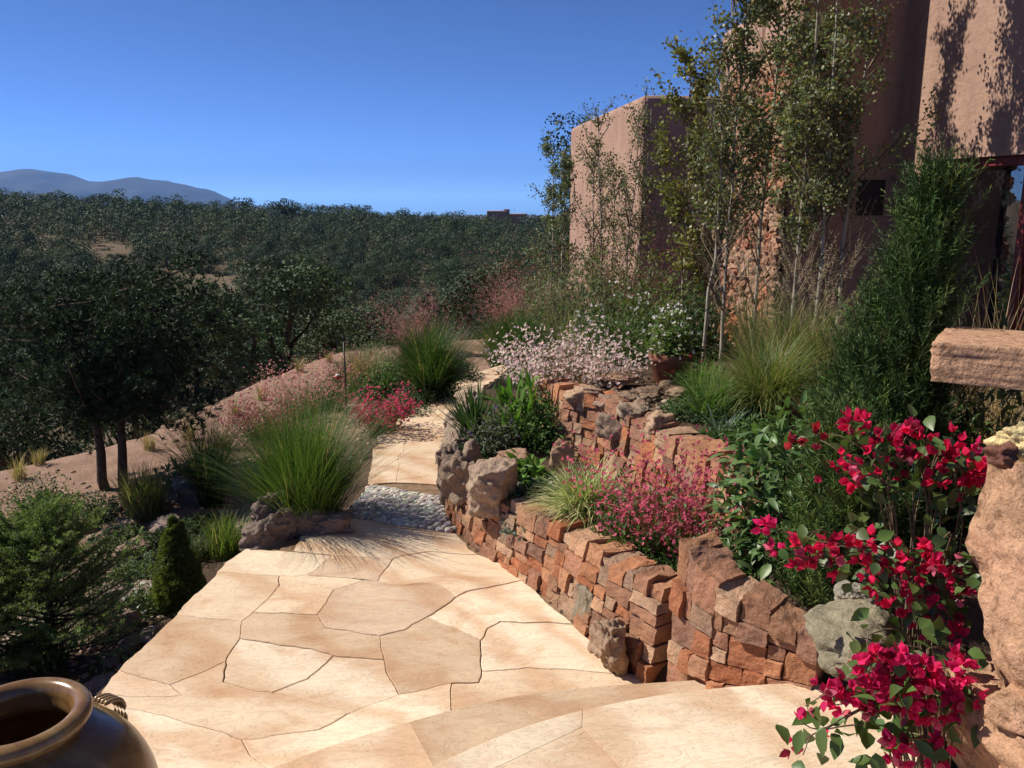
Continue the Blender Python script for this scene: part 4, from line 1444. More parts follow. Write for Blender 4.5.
# ------------------------------------------------------------------ ornamental grasses
GREEN, YGREEN, DGREEN, BGREEN = (0.085, 0.15, 0.032), (0.16, 0.21, 0.05), (0.045, 0.085, 0.024), (0.10, 0.20, 0.035)
STRAW = (0.42, 0.31, 0.17)
def grass(label, p, h, n, base, r0=0.08, th0=(0.0, 0.5), th1=(0.7, 1.9), wid=0.0045, dead=0.05, az=None, cat="grass", name="grass_clump", group=None, heads=0, hcol=STRAW, hl=0.14, hh=1.15, seg=5, hw=0.008):
    t = thing(name, label, cat, p, group)
    g = Geo()
    b_, _ = disc(n, r0)
    a = R.uniform(0, 2 * np.pi, n) if az is None else az[0] + az[1] * R.standard_normal(n)
    L = h * R.uniform(0.65, 1.3, n)
    C = cols(base, n, 0.22, 0.07)
    dm = R.uniform(size=n) < dead
    if dm.any(): C[dm] = cols(STRAW, dm.sum(), 0.25)
    u_ = R.uniform(0, 1, n)
    blades(g, b_, a, th0[0] + (th0[1] - th0[0]) * u_, th1[0] + (th1[1] - th1[0]) * u_ ** 0.8, L, wid * R.uniform(0.7, 1.3, n), C, seg)
    g.obj("blades", M_GRASS, t)
    if heads:
        gh = Geo()
        b_, _ = disc(heads, r0)
        a = R.uniform(0, 2 * np.pi, heads)
        T = blades(gh, b_, a, R.uniform(0, 0.3, heads), R.uniform(0.15, 0.75, heads), h * hh * R.uniform(0.75, 1.1, heads), 0.0028, cols((0.25, 0.21, 0.10), heads), 4)
        k_ = 40
        tt = np.tile(np.linspace(0, 1, k_), heads)
        hd = unit(np.stack([np.cos(a) * 0.5, np.sin(a) * 0.5, np.ones(heads)], 1) + 0.15 * R.standard_normal((heads, 3)))
        P = np.repeat(T, k_, 0) + np.repeat(hd, k_, 0) * ((tt - 0.5) * hl)[:, None]
        D = unit(np.repeat(hd, k_, 0) * 0.7 + R.standard_normal((heads * k_, 3)))
        quads(gh, P, D, perp(D), hw * 2.2 * (1.15 - tt), 0.0028, np.repeat(cols(hcol, heads, 0.2), k_, 0))
        gh.obj("seed_heads", M_GRASS, t)
    return t

def top(px, py, d): return float(A(px, py, d)[2])

LAVA = (0.27, 0.205, 0.17)
def stone_thing(label, p, size, seed, rz=0.0, col=LAVA, mat=None, name="boulder", k=0.42, rough=0.24, group=None, n=24, chops=6, cat="rock"):
    g = Geo()
    rock(g, (0, 0, 0), size, seed, rz, col, n, rough, k, chops)
    o = g.obj(name, mat or M_ROCK, None, True)
    o.location = at(p)
    return tag(o, label, cat, group)

# big fountain grass on its dark rocks
c = spot(308, 5.15)
grass("big arching green fountain grass planted on the dark rocks at the patio corner", (c[0], c[1], c[2] + 0.16), 0.92, 3800, (0.085, 0.145, 0.032), 0.13, (0.0, 0.5), (0.25, 1.45), 0.0042, 0.015)
grp = "dark rocks under the big fountain grass"
for (px, py, d, sz, sd, lb) in [
    (270, 534, 4.82, (0.155, 0.13, 0.13), 3, "squat dark pitted rock at the patio corner, foremost under the big grass"),
    (271, 506, 5.02, (0.115, 0.1, 0.11), 4, "blocky brown rock stacked behind and above the foremost dark rock"),
    (322, 528, 4.95, (0.20, 0.13, 0.10), 5, "long low dark rock in the shade beneath the big fountain grass"),
    (352, 522, 5.15, (0.07, 0.07, 0.05), 6, "small dark rock touching the cobble band"),
    (255, 552, 4.74, (0.05, 0.05, 0.04), 7, "fist sized rock at the foot of the foremost dark rock")]:
    stone_thing(lb, A(px, py, d), sz, sd, sd * 1.3, LAVA, M_LAVA, group=grp, rough=0.28)

s = hit(212, 505)
grass("dark green fountain grass with tan seed heads, behind the dwarf spruce", at(s), top(212, 425, s[1]) - s[2], 1500, DGREEN, 0.1, (0, 0.45), (0.5, 1.7), 0.005, 0.1, heads=70, hcol=(0.30, 0.23, 0.16), hh=1.0)
s = hit(146, 518)
grass("yellow green upright grass clump right of the pinyon trunks", at(s), (top(146, 476, s[1]) - s[2]) * 1.15, 1100, (0.17, 0.20, 0.07), 0.14, (0, 0.35), (0.3, 1.2), 0.005, 0.15)
s = hit(226, 556)
grass("short bright green grass tuft between the dwarf spruce and the patio corner rocks", at(s), 0.3, 420, (0.13, 0.19, 0.045), 0.12, (0, 0.5), (0.3, 1.3), 0.006, 0.1)
s = hit(196, 560)
grass("dark low sedge between the spruce and the tuft of bright grass", at(s), 0.2, 300, DGREEN, 0.12, (0, 0.7), (0.5, 1.6), 0.006)
s = hit(432, 400)
grass("dense dark green mound of grass on the left of the path", at(s), (top(432, 330, s[1]) - s[2]) * 1.1, 2600, (0.055, 0.105, 0.028), 0.13, (0, 0.7), (0.4, 1.5), 0.006)
s = hit(478, 372)
grass("arching grass leaning over the far end of the path", (s[0] + 0.35, s[1] + 0.1, s[2]), 0.72, 2000, (0.11, 0.17, 0.035), 0.16, (0, 0.6), (0.5, 1.7), 0.006)
s = hit(520, 372)
grass("tall dark grass right behind the leaning arching grass", (s[0], s[1] + 0.4, s[2]), 0.60, 1500, (0.06, 0.11, 0.03), 0.2, (0, 0.5), (0.3, 1.3), 0.007)
s = hit(362, 392)
grass("fine straw tipped grass on the bank behind the big fountain grass", at(s), 0.55, 900, (0.17, 0.19, 0.08), 0.2, (0, 0.5), (0.3, 1.2), 0.005, 0.3)

# pink muhly: a cloud of fine rosy panicles over green blades
def muhly(label, p, h, r, n, col):
    t = thing("muhly_grass", label, "grass", p, "pink muhly grasses")
    g = Geo()
    b_, a = disc(500, 0.1)
    blades(g, b_, R.uniform(0, 6.28, 500), R.uniform(0, .5, 500), R.uniform(.5, 1.5, 500), h * 0.6 * R.uniform(.6, 1.2, 500), 0.005, cols(DGREEN, 500), 4)
    g.obj("blades", M_GRASS, t)
    g = Geo()
    m_ = 130
    b_, _ = disc(m_, r * 0.5)
    a = R.uniform(0, 2 * np.pi, m_)
    T = blades(g, b_, a, R.uniform(0, .35, m_), R.uniform(.2, 1.25, m_), h * R.uniform(.75, 1.2, m_), 0.003, cols(col, m_), 4)
    per = n // m_
    idx = np.repeat(np.arange(m_), per)
    f = R.uniform(0.45, 1.12, len(idx))
    B = np.repeat(b_, per, 0)
    P = B + (np.repeat(T, per, 0) - B) * f[:, None]
    P = P + R.standard_normal((len(idx), 3)) * (0.05 * r / 0.36) * (1.25 - np.abs(f - 0.8))[:, None]
    D = unit(np.repeat(T - b_ * 0.3, per, 0) * 0.8 + R.standard_normal((len(idx), 3)) * h * 0.6)
    quads(g, P, D, perp(D), 0.042 * R.uniform(.6, 1.3, len(idx)), 0.005, np.repeat(cols(col, m_, 0.2), per, 0) * R.uniform(0.75, 1.2, (len(idx), 1)))
    g.obj("panicles", M_PETAL, t)
    return t
ROSE = (0.55, 0.28, 0.255)
s = hit(512, 352)
muhly("rosy muhly grass cloud at the bend beyond the path's end", (s[0], s[1] + 0.5, s[2]), 1.0, 0.42, 5200, ROSE)
s = hit(408, 362)
muhly("dusky pink muhly grass behind the dark grass mound left of the path", (s[0], s[1] + 0.2, s[2]), 0.8, 0.36, 3600, (0.52, 0.27, 0.24))
s = spot(546, 10.6)
muhly("reddish muhly grass below the narrow grey green aspen", at(s), top(546, 262, 10.6) - s[2], 0.36, 1800, (0.36, 0.16, 0.13))
s = spot(634, 9.4)
muhly("reddish muhly grass at the foot of the back wing's corner", at(s), top(634, 254, 9.4) - s[2], 0.4, 2000, (0.36, 0.16, 0.13))
s = spot(455, 11.5)
muhly("small faded pink muhly grass beyond the dark mound, by the bank's end", at(s), 0.85, 0.3, 1200, (0.40, 0.22, 0.19))

# gaura: wands of small four petalled flowers
def gaura(label, p, h, r, nst, nfl, col, green=(0.075, 0.12, 0.035), fs=0.011, group="flowering gauras", leaves=900, low=0.45, flat=1.0, name="gaura", stemc=(0.2, 0.09, 0.06)):
    t = thing(name, label, "flowers", p, group)
    gs, gl, gf = Geo(), Geo(), Geo()
    b_, _ = disc(nst, r * 0.35)
    a = np.arctan2(b_[:, 1], b_[:, 0]) + 0.5 * R.standard_normal(nst)
    lean = np.linalg.norm(b_, axis=1) / (r * 0.35) * np.arctan2(r, h * 0.9) * 1.2
    L = h * R.uniform(0.6, 1.1, nst)
    T = blades(gs, b_, a, lean * 0.7, lean + 0.35, L, 0.0035, cols(stemc, nst), 4)
    gs.obj("stems", M_LEAF, t)
    f = R.uniform(0, 1, leaves) ** 1.4 * 0.75
    k_ = R.integers(0, nst, leaves)
    P = b_[k_] + (T[k_] - b_[k_]) * f[:, None] + 0.03 * R.standard_normal((leaves, 3)) * (1 + r)
    P[:, 2] = np.abs(P[:, 2])
    D = unit(R.standard_normal((leaves, 3)) + [0, 0, 0.6])
    quads(gl, P, D, perp(D), 0.045 * R.uniform(.6, 1.3, leaves), 0.012, cols(green, leaves, 0.22))
    gl.obj("leaves", M_LEAF, t)
    k_ = R.integers(0, nst, nfl)
    f = low + (1 - low) * R.uniform(0, 1, nfl) ** 0.8
    P = b_[k_] + (T[k_] - b_[k_]) * f[:, None] + R.standard_normal((nfl, 3)) * 0.022 * (1 + r)
    F = unit(R.standard_normal((nfl, 3)) + [-0.5, -0.3, 0.6])
    X = perp(F); Y = np.cross(F, X)
    C = cols(col, nfl, 0.16, 0.05)
    for q_ in range(4):
        an = q_ * math.pi / 2 + 0.3 * R.standard_normal(nfl)
        D = unit(X * np.cos(an)[:, None] + Y * np.sin(an)[:, None] + F * 0.35)
        quads(gf, P, D, np.cross(D, F), fs * R.uniform(0.7, 1.25, nfl), fs * 0.8, C)
    gf.obj("blossoms", M_PETAL, t)
    return t
PINK = (0.62, 0.10, 0.20)
s = spot(655, 3.85)
gaura("deep pink gaura in flower in the lower bed, in front of the upper terrace wall", at(s), 0.50, 0.26, 200, 1150, (0.62, 0.13, 0.20), fs=0.0125, low=0.35)
s = spot(700, 3.6)
gaura("smaller deep pink gaura crowding the bend of the upper terrace wall", at(s), 0.34, 0.16, 90, 360, (0.58, 0.12, 0.19), fs=0.011, low=0.3)
s = spot(622, 3.9)
gaura("low pink gaura sprig reaching towards the edge of the lower wall", at(s), 0.17, 0.12, 40, 110, (0.72, 0.16, 0.28), fs=0.0125)
s = spot(572, 6.3)
gaura("cloud of white and blush gaura spilling over the far end of the upper wall", at(s), 0.52, 0.46, 330, 2300, (0.78, 0.62, 0.56), fs=0.016, low=0.2, leaves=1800)
s = spot(548, 6.9)
gaura("smaller white gaura reaching left over the broad leaved plants", at(s), 0.5, 0.34, 150, 800, (0.78, 0.62, 0.57), fs=0.016, low=0.3)
s = hit(262, 438)
gaura("dusky magenta gaura on the bank left of the big fountain grass", at(s), 0.42, 0.34, 160, 900, (0.40, 0.10, 0.15), fs=0.016, low=0.4)
s = hit(300, 420)
gaura("pale rose gaura rising behind the big fountain grass", (s[0], s[1] + 0.2, s[2]), 0.62, 0.42, 200, 1100, (0.58, 0.28, 0.26), fs=0.015, low=0.5)
s = hit(384, 440)
gaura("crimson pink gaura at the left edge of the path behind the big grass", (s[0] - 0.05, s[1] + 0.1, s[2]), 0.38, 0.21, 130, 800, (0.55, 0.07, 0.15), fs=0.016, low=0.45)
s = hit(345, 402)
gaura("faint rose gaura around the thin black stake", (s[0], s[1] + 0.3, s[2]), 0.55, 0.4, 150, 600, (0.50, 0.23, 0.22), fs=0.015, low=0.5)

# leafy mounds
def leafy(label, p, h, r, n, L, W, base, cat="plant", name="leafy_plant", mat=None, fold=0.2, curl=0.3, up=0.5, group=None, flowers=0, fcol=(0.85, 0.85, 0.8), shell=0.6):
    t = thing(name, label, cat, p, group)
    g, gs = Geo(), Geo()
    d = rand_dir(n, 0.3)
    d[:, 2] = np.abs(d[:, 2])
    q = R.uniform(0, 1, n) ** shell
    P = d * q[:, None] * [r, r, h]
    P *= (1 + 0.18 * fbm(P + np.array([p[0], p[1], 0]), 9, 5, 2))[:, None]
    D = unit(d * [1, 1, 0.5] + [0, 0, up] + 0.7 * R.standard_normal((n, 3)))
    N = unit(np.array([0, 0, 1.0]) + 0.5 * d + 0.4 * R.standard_normal((n, 3)))
    leaf6(g, P, D, N, L * R.uniform(.6, 1.25, n), W * R.uniform(.7, 1.2, n), cols(base, n, 0.2, 0.06), fold, curl)
    m_ = max(8, n // 25)
    k_ = R.integers(0, n, m_)
    for q_ in k_:
        e_ = P[q_]
        tube(gs, np.array([[e_[0] * 0.15, e_[1] * 0.15, -0.02], e_ * [0.6, 0.6, 0.55], e_]), [0.004, 0.003, 0.0015], 4, (0.12, 0.13, 0.06), cap=False)
    g.obj("leaves", mat or M_LEAF, t, L > 0.04)
    gs.obj("stems", M_LEAF, t)
    if flowers:
        gf = Geo()
        d = rand_dir(flowers, 0.6); d[:, 2] = np.abs(d[:, 2])
        P = d * [r, r, h] * R.uniform(0.9, 1.15, (flowers, 1))
        for _ in range(4):
            D = unit(d + R.standard_normal((flowers, 3)))
            quads(gf, P, D, perp(D), 0.02, 0.016, cols(fcol, flowers, 0.1))
        gf.obj("blossoms", M_PETAL, t)
    return t

def straps(label, p, n, L, wid, base, r0=0.05, th0=(0.05, 0.6), th1=(0.4, 1.2), cat="plant", name="strap_leaved_plant", edge=None, az=None):
    t = thing(name, label, cat, p)
    g = Geo()
    b_, _ = disc(n, r0)
    a = R.uniform(0, 2 * np.pi, n) if az is None else R.normal(az[0], az[1], n)
    u_ = R.uniform(0, 1, n)
    C = cols(base, n, 0.18)
    if edge is not None:
        e_ = R.uniform(size=n) < edge[0]
        C[e_] = cols(edge[1], e_.sum(), 0.12)
    blades(g, b_, a, th0[0] + (th0[1] - th0[0]) * u_, th1[0] + (th1[1] - th1[0]) * u_, L * R.uniform(.65, 1.2, n), wid * R.uniform(.7, 1.25, n), C, 6)
    g.obj("leaves", M_LEAF, t)
    return t

# lower bed
s = spot(520, 5.7)
leafy("bright broad leaved plant with upright lance leaves in the lower bed", at(s), 0.42, 0.2, 170, 0.17, 0.04, (0.13, 0.24, 0.04), mat=M_LEAF, up=1.4, curl=0.25)
s = spot(476, 5.75)
straps("spiky dark green strap leaved clump at the lower bed's path edge", at(s), 170, 0.40, 0.022, (0.055, 0.10, 0.035), 0.05, (0.05, 1.0), (0.2, 1.2))
s = spot(495, 5.45)
leafy("soft grey green and mauve catmint mound in the lower bed", at(s), 0.3, 0.2, 900, 0.035, 0.016, (0.10, 0.115, 0.075), flowers=16, fcol=(0.2, 0.13, 0.24))
s = spot(542, 5.6)
leafy("fine leaved mid green shrub against the upper wall's far end", at(s), 0.40, 0.30, 2200, 0.035, 0.014, (0.085, 0.155, 0.04))
s = spot(470, 5.35)
leafy("dark small leaved mat under the strap leaved clump", at(s), 0.14, 0.2, 900, 0.025, 0.013, (0.05, 0.085, 0.028))
s = spot(520, 4.95)
leafy("low bright green rosette among the white pebbles", at(s), 0.11, 0.15, 120, 0.09, 0.045, (0.12, 0.23, 0.04), up=0.7)
s = spot(541, 4.62)
leafy("flat dark green juniper mat behind the tan boulder on the lower wall", at(s), 0.12, 0.2, 2600, 0.02, 0.006, (0.04, 0.085, 0.03), mat=M_NEEDLE)
s = spot(522, 4.45)
leafy("blue green stonecrop trailing over the lower wall's top", (s[0] + 0.03, s[1], s[2]), 0.08, 0.15, 420, 0.035, 0.018, (0.12, 0.18, 0.15))
s = spot(584, 4.32)
straps("cream edged variegated sedge mound overhanging the lower wall", (s[0], s[1], s[2]), 1300, 0.30, 0.0085, (0.20, 0.28, 0.08), 0.10, (0.1, 1.0), (0.9, 2.4), "grass", "variegated_sedge", (0.6, (0.55, 0.54, 0.28)))
for px, d, r_, lb in ((640, 3.85, 0.18, "green thyme mat at the foot of the deep pink gaura"), (672, 3.62, 0.13, "small thyme mat in the corner behind the lichened capstone"), (600, 4.1, 0.14, "thyme mat beside the variegated sedge")):
    s = spot(px, d)
    leafy(lb, at(s), 0.05, r_, 1300, 0.014, 0.009, (0.07, 0.14, 0.035), "ground cover", "thyme_mat")
s = spot(686, 4.15)
leafy("dark burgundy leaved plant against the upper terrace wall", at(s), 0.2, 0.1, 220, 0.045, 0.035, (0.09, 0.018, 0.028))
s = spot(660, 4.3)
leafy("tuft with orange flowers in front of the upper terrace wall", at(s), 0.24, 0.08, 60, 0.1, 0.012, (0.08, 0.12, 0.04), "flowers", up=1.5, flowers=26, fcol=(0.7, 0.2, 0.06))

# upper bed
s = spot(706, 5.55)
straps("bright green grassy tuft on the upper bed's left edge", at(s), 420, 0.3, 0.009, (0.13, 0.22, 0.045), 0.1, (0.05, 0.9), (0.5, 1.6), "grass", "grass_clump")
s = spot(700, 6.1)
leafy("dark low shrublet behind the bright grassy tuft", at(s), 0.22, 0.25, 1500, 0.025, 0.012, (0.045, 0.085, 0.03), flowers=8, fcol=(0.5, 0.06, 0.1))
s = spot(765, 5.1)
grass("broad drooping yellow green fountain grass below the stone veneer", at(s), 0.55, 1900, (0.16, 0.205, 0.062), 0.1, (0.0, 0.75), (0.8, 2.3), 0.0055, 0.14)
s = spot(795, 5.7)
grass("fountain grass with feathery tan plumes at the aspens' feet", at(s), 0.62, 1300, (0.14, 0.18, 0.06), 0.14, (0.0, 0.5), (0.5, 1.6), 0.005, 0.15, heads=85, hcol=(0.45, 0.35, 0.25), hh=1.25, hl=0.2, hw=0.011)
s = spot(826, 5.4)
grass("narrow tan plumed grass before the shaded house wall", at(s), 0.55, 500, (0.13, 0.16, 0.06), 0.1, (0.0, 0.4), (0.4, 1.4), 0.005, 0.2, heads=40, hcol=(0.40, 0.31, 0.22), hh=1.15, hl=0.18, hw=0.010)
s = spot(752, 6.2)
grass("pale feathery plumed grass against the stone veneer", at(s), 0.7, 400, (0.14, 0.17, 0.07), 0.1, (0.0, 0.4), (0.4, 1.2), 0.005, 0.2, heads=46, hcol=(0.45, 0.34, 0.27), hh=1.25, hl=0.22, hw=0.011)
s = spot(722, 4.75)
straps("blue green narrow leaved tuft hanging over the upper wall's top", at(s), 60, 0.2, 0.013, (0.13, 0.18, 0.14), 0.04, (0.4, 1.2), (0.9, 1.7))
s = spot(782, 3.5)
leafy("large glossy leaved peony bush filling the upper bed behind the end wall", at(s), 0.56, 0.30, 1250, 0.085, 0.032, (0.095, 0.165, 0.05), "shrub", "peony_bush", M_GLOSSY, 0.18, 0.35, 0.2)
s = spot(735, 3.4)
leafy("glossy narrow leaved peony foliage hanging over the end wall's corner", at(s), 0.3, 0.2, 420, 0.08, 0.022, (0.10, 0.17, 0.055), "shrub", "peony_bush", M_GLOSSY, 0.15, 0.4, 0.1)
s = spot(838, 4.4)
leafy("mid green leafy perennial between the peony bush and the upright juniper", at(s), 0.42, 0.25, 700, 0.07, 0.03, (0.075, 0.14, 0.035), "shrub", "leafy_plant", M_LEAF, 0.15, 0.3)
s = spot(975, 3.6)
leafy("narrow leaved green shrub in the gap under the flat stone slab", (s[0], s[1], s[2]), 0.85, 0.3, 1000, 0.085, 0.018, (0.09, 0.15, 0.05), "shrub", "leafy_plant", M_GLOSSY, 0.15, 0.3)
s = spot(980, 4.3)
grass("dry straw coloured grass behind the flat stone slab", (s[0], s[1], s[2]), 0.95, 200, (0.30, 0.22, 0.13), 0.15, (0, 0.4), (0.4, 1.6), 0.004, 0.6)

# plants behind the pot and along the wing
s = spot(622, 7.4)
leafy("tall loose green bush with white buttons of flower behind the white gaura", at(s), 0.72, 0.5, 2600, 0.055, 0.012, (0.075, 0.125, 0.035), "shrub", "flowering_bush", M_LEAF, up=1.2, flowers=70)
s = spot(580, 8.6)
leafy("grey green shrub before the foot of the back wing", at(s), 0.8, 0.55, 2600, 0.05, 0.018, (0.085, 0.12, 0.05), "shrub", "shrub", M_LEAF, up=0.8)
s = spot(668, 8.0)
leafy("dense leafy shrub under the full yellow green aspen", at(s), 0.75, 0.5, 2600, 0.05, 0.024, (0.10, 0.13, 0.04), "shrub", "shrub")
s = spot(700, 7.6)
leafy("dark leafy bush between the twin trunks and the terracotta pot", at(s), 0.65, 0.35, 1700, 0.05, 0.024, (0.05, 0.085, 0.03), "shrub", "shrub")
s = spot(565, 7.6)
grass("grey plumed grass at the back of the white gaura", at(s), 0.75, 500, (0.13, 0.16, 0.07), 0.12, (0, 0.4), (0.3, 1.1), 0.005, 0.2, heads=40, hcol=(0.42, 0.36, 0.27), hl=0.2, hh=1.1)
s = spot(545, 8.2)
leafy("low dark green bush beside the arching grass at the path's end", at(s), 0.55, 0.5, 2200, 0.04, 0.016, (0.055, 0.10, 0.032), "shrub", "shrub")
s = spot(610, 9.6)
leafy("tangled twiggy shrub below the sparse aspen", at(s), 1.3, 0.7, 3800, 0.05, 0.02, (0.12, 0.145, 0.06), "shrub", "shrub")

for px, d, h_, r_, c_, lb in ((556, 9.6, 1.15, 0.5, (0.12, 0.155, 0.07), "pale leafy shrub at the foot of the narrow grey green aspen"), (648, 9.0, 0.95, 0.5, (0.10, 0.135, 0.05), "leafy green shrub before the back wing's near corner"), (590, 9.8, 1.2, 0.5, (0.13, 0.155, 0.075), "grey green thicket under the small thin aspen"), (534, 11.5, 1.2, 0.6, (0.09, 0.12, 0.05), "leafy shrub at the edge of the wood left of the back wing")):
    s = spot(px, d)
    leafy(lb, at(s), h_, r_, 2800, 0.045, 0.02, c_, "shrub", "shrub", up=0.9)
for px, d, h_, r_, c_, lb in ((690, 5.15, 0.12, 0.2, (0.06, 0.105, 0.035), "dark green mat by the broken rocks of the upper bed"), (728, 5.0, 0.16, 0.22, (0.085, 0.15, 0.04), "green leafy mat in front of the drooping fountain grass"), (712, 4.5, 0.1, 0.15, (0.07, 0.12, 0.04), "small green mat on the upper wall's edge beside the blue green tuft"), (755, 4.4, 0.2, 0.2, (0.08, 0.145, 0.04), "low green plant between the fountain grass and the peony bush")):
    s = spot(px, d)
    leafy(lb, at(s), h_, r_, 1300, 0.03, 0.014, c_, "ground cover", "ground_cover")
s = spot(712, 5.05)
straps("fresh green strap leaved tuft leaning over the upper wall", at(s), 300, 0.3, 0.012, (0.12, 0.21, 0.05), 0.09, (0.05, 0.9), (0.5, 1.7), "grass", "grass_clump")

# left bank
s = hit(392, 408)
leafy("leafy green bush left of the path between crimson gaura and grass mound", (s[0] - 0.1, s[1] + 0.4, s[2]), 0.5, 0.42, 2600, 0.045, 0.02, (0.08, 0.14, 0.035), "shrub", "shrub")
s = hit(448, 404)
leafy("dark round bush crowding the left edge of the path", (s[0] - 0.12, s[1] + 0.1, s[2]), 0.36, 0.32, 2200, 0.03, 0.014, (0.045, 0.085, 0.028), "shrub", "shrub")
s = hit(415, 420)
leafy("low dark bush at the path edge beside the crimson gaura", (s[0] - 0.15, s[1] + 0.1, s[2]), 0.22, 0.28, 1600, 0.03, 0.014, (0.05, 0.09, 0.03), "shrub", "shrub")
s = hit(372, 372)
leafy("pale green rabbitbrush on the bank beyond the black stake", at(s), 0.5, 0.5, 2200, 0.05, 0.010, (0.15, 0.18, 0.09), "shrub", "shrub", up=1.0)
s = hit(48, 668)
straps("green strap leaved clump just above the glazed jar's rim", at(s), 90, 0.3, 0.016, (0.075, 0.13, 0.045), 0.08, (0.05, 0.9), (0.4, 1.4))
s = hit(150, 612)
leafy("small pale green herb with tiny white flowers at the spruce's foot", (s[0] - 0.03, s[1], s[2]), 0.16, 0.14, 520, 0.03, 0.012, (0.14, 0.19, 0.075), flowers=24)
s = hit(150, 575)
leafy("trailing grey green ground cover among the dark rocks left of the spruce", at(s), 0.12, 0.28, 900, 0.035, 0.02, (0.085, 0.12, 0.06), "ground cover", "ground_cover")
s = hit(180, 486)
leafy("pale leaved low shrub in front of the pink bank", at(s), 0.22, 0.2, 420, 0.06, 0.03, (0.16, 0.19, 0.10), "shrub", "shrub")

# ------------------------------------------------------------------ boulders and small rocks
SAND, GREY, BRN = (0.46, 0.31, 0.20), (0.27, 0.25, 0.19), (0.30, 0.20, 0.145)
stone_thing("big tan boulder capping the lower wall near its far end", A(492, 488, 4.62), (0.155, 0.14, 0.15), 41, 0.4, (0.40, 0.29, 0.21), k=0.4, rough=0.15)
stone_thing("dark round shouldered boulder at the lower wall's far corner", A(466, 474, 4.98), (0.12, 0.13, 0.16), 42, 0.9, (0.30, 0.215, 0.155), k=0.45)
stone_thing("grey boulder standing on the path edge at the wall's rounded end", A(450, 486, 5.32), (0.09, 0.12, 0.24), 43, 0.2, (0.28, 0.21, 0.16), k=0.45)
stone_thing("tan boulder bordering the path beyond the wall's end", A(455, 448, 5.75), (0.11, 0.15, 0.15), 44, 0.5, (0.36, 0.27, 0.20), k=0.5)
stone_thing("brown boulder edging the lower bed along the path", A(461, 424, 6.25), (0.11, 0.16, 0.14), 45, 0.1, (0.27, 0.21, 0.165), k=0.5)
stone_thing("small tan edging rock furthest along the path", A(470, 402, 7.1), (0.1, 0.17, 0.11), 46, 0.6, (0.38, 0.29, 0.21), k=0.5)
stone_thing("pointed dark edged rock jutting from the lower wall's foot by the steps", A(611, 646, 3.37), (0.075, 0.09, 0.135), 47, 0.5, (0.38, 0.26, 0.175), k=0.35)
stone_thing("grey lichened capstone on the lower wall's near end", A(655, 583, 3.5), (0.105, 0.10, 0.05), 48, 0.3, (0.33, 0.30, 0.24), k=0.45)
stone_thing("tall grey lichened stone set upright in the lower wall's face", A(590, 612, 3.74), (0.04, 0.085, 0.14), 49, 0.45, (0.29, 0.245, 0.175), k=0.35)
stone_thing("rounded grey green lichened boulder on the terrace under the bougainvillea", A(862, 643, 2.4), (0.165, 0.14, 0.10), 50, 0.4, (0.30, 0.265, 0.18), k=0.65, rough=0.12)
stone_thing("small pale rock behind the grey green boulder", A(853, 602, 2.66), (0.06, 0.06, 0.06), 51, 0.4, (0.34, 0.31, 0.25), k=0.5)
grp = "loose rocks on the far end of the upper wall"
for q_, (px, py, d, sz, col, lb) in enumerate([
    (585, 392, 5.45, (0.13, 0.12, 0.05), SAND, "flat orange tan slab at the far end of the upper wall"),
    (610, 402, 5.25, (0.10, 0.09, 0.045), BRN, "brown flat rock beside the orange tan slab on the upper wall"),
    (634, 414, 4.95, (0.10, 0.09, 0.08), (0.35, 0.26, 0.185), "greyish blocky rock at the middle of the upper wall's top"),
    (655, 428, 4.70, (0.085, 0.08, 0.10), SAND, "upright tan block with a dark shaded end on the upper wall"),
    (612, 428, 4.95, (0.09, 0.05, 0.08), (0.27, 0.19, 0.14), "dark tilted rock in the upper wall's face"),
    (648, 392, 5.9, (0.16, 0.12, 0.03), BRN, "thin brown slab lying in front of the terracotta pot"),
    (615, 381, 6.0, (0.15, 0.12, 0.035), (0.34, 0.2, 0.13), "thin reddish slab under the white gaura"),
    (690, 398, 6.0, (0.12, 0.09, 0.035), SAND, "pale flat slab right of the terracotta pot"),
    (520, 458, 5.1, (0.13, 0.10, 0.05), (0.36, 0.22, 0.15), "flat reddish rock at the foot of the broad leaved plant"),
    (562, 452, 5.0, (0.07, 0.05, 0.09), (0.40, 0.26, 0.17), "upright tan rock leaning on the upper wall")]):
    stone_thing(lb, A(px, py, d), sz, 60 + q_, q_ * 0.7, col, group=grp if q_ < 8 else None, k=0.35, n=10)
grp = "rocks scattered left of the patio"
lr = [(205, 500, 0.16, LAVA, "dark rock below the seed headed grass"), (240, 488, 0.14, LAVA, "dark rock in the shade left of the big fountain grass"),
      (187, 492, 0.12, (0.40, 0.33, 0.26), "pale sunlit rock in front of the pink bank"), (165, 530, 0.12, LAVA, "dark rock above the dwarf spruce's left side"),
      (135, 560, 0.13, BRN, "brown rock among grey ground cover"), (150, 640, 0.07, (0.36, 0.28, 0.22), "tan rock by the patio edge below the white flowered herb"),
      (130, 648, 0.06, BRN, "brown rock left of the tan rock by the patio edge"), (118, 628, 0.09, (0.33, 0.24, 0.18), "tan brown rock in the gap behind the evergreen shrub"),
      (100, 690, 0.06, (0.33, 0.24, 0.2), "reddish brown rock beside the glazed jar's rim"), (112, 664, 0.05, BRN, "small dark brown rock above the jar"),
      (12, 660, 0.10, (0.38, 0.30, 0.24), "pale rock at the left picture edge above the jar"), (38, 632, 0.08, (0.36, 0.28, 0.22), "tan rock under the evergreen shrub"),
      (140, 600, 0.08, LAVA, "dark rock beside the dwarf spruce's foot"), (108, 600, 0.10, LAVA, "dark rock in the evergreen shrub's shade"),
      (225, 520, 0.08, LAVA, "small dark rock behind the bright grass tuft")]
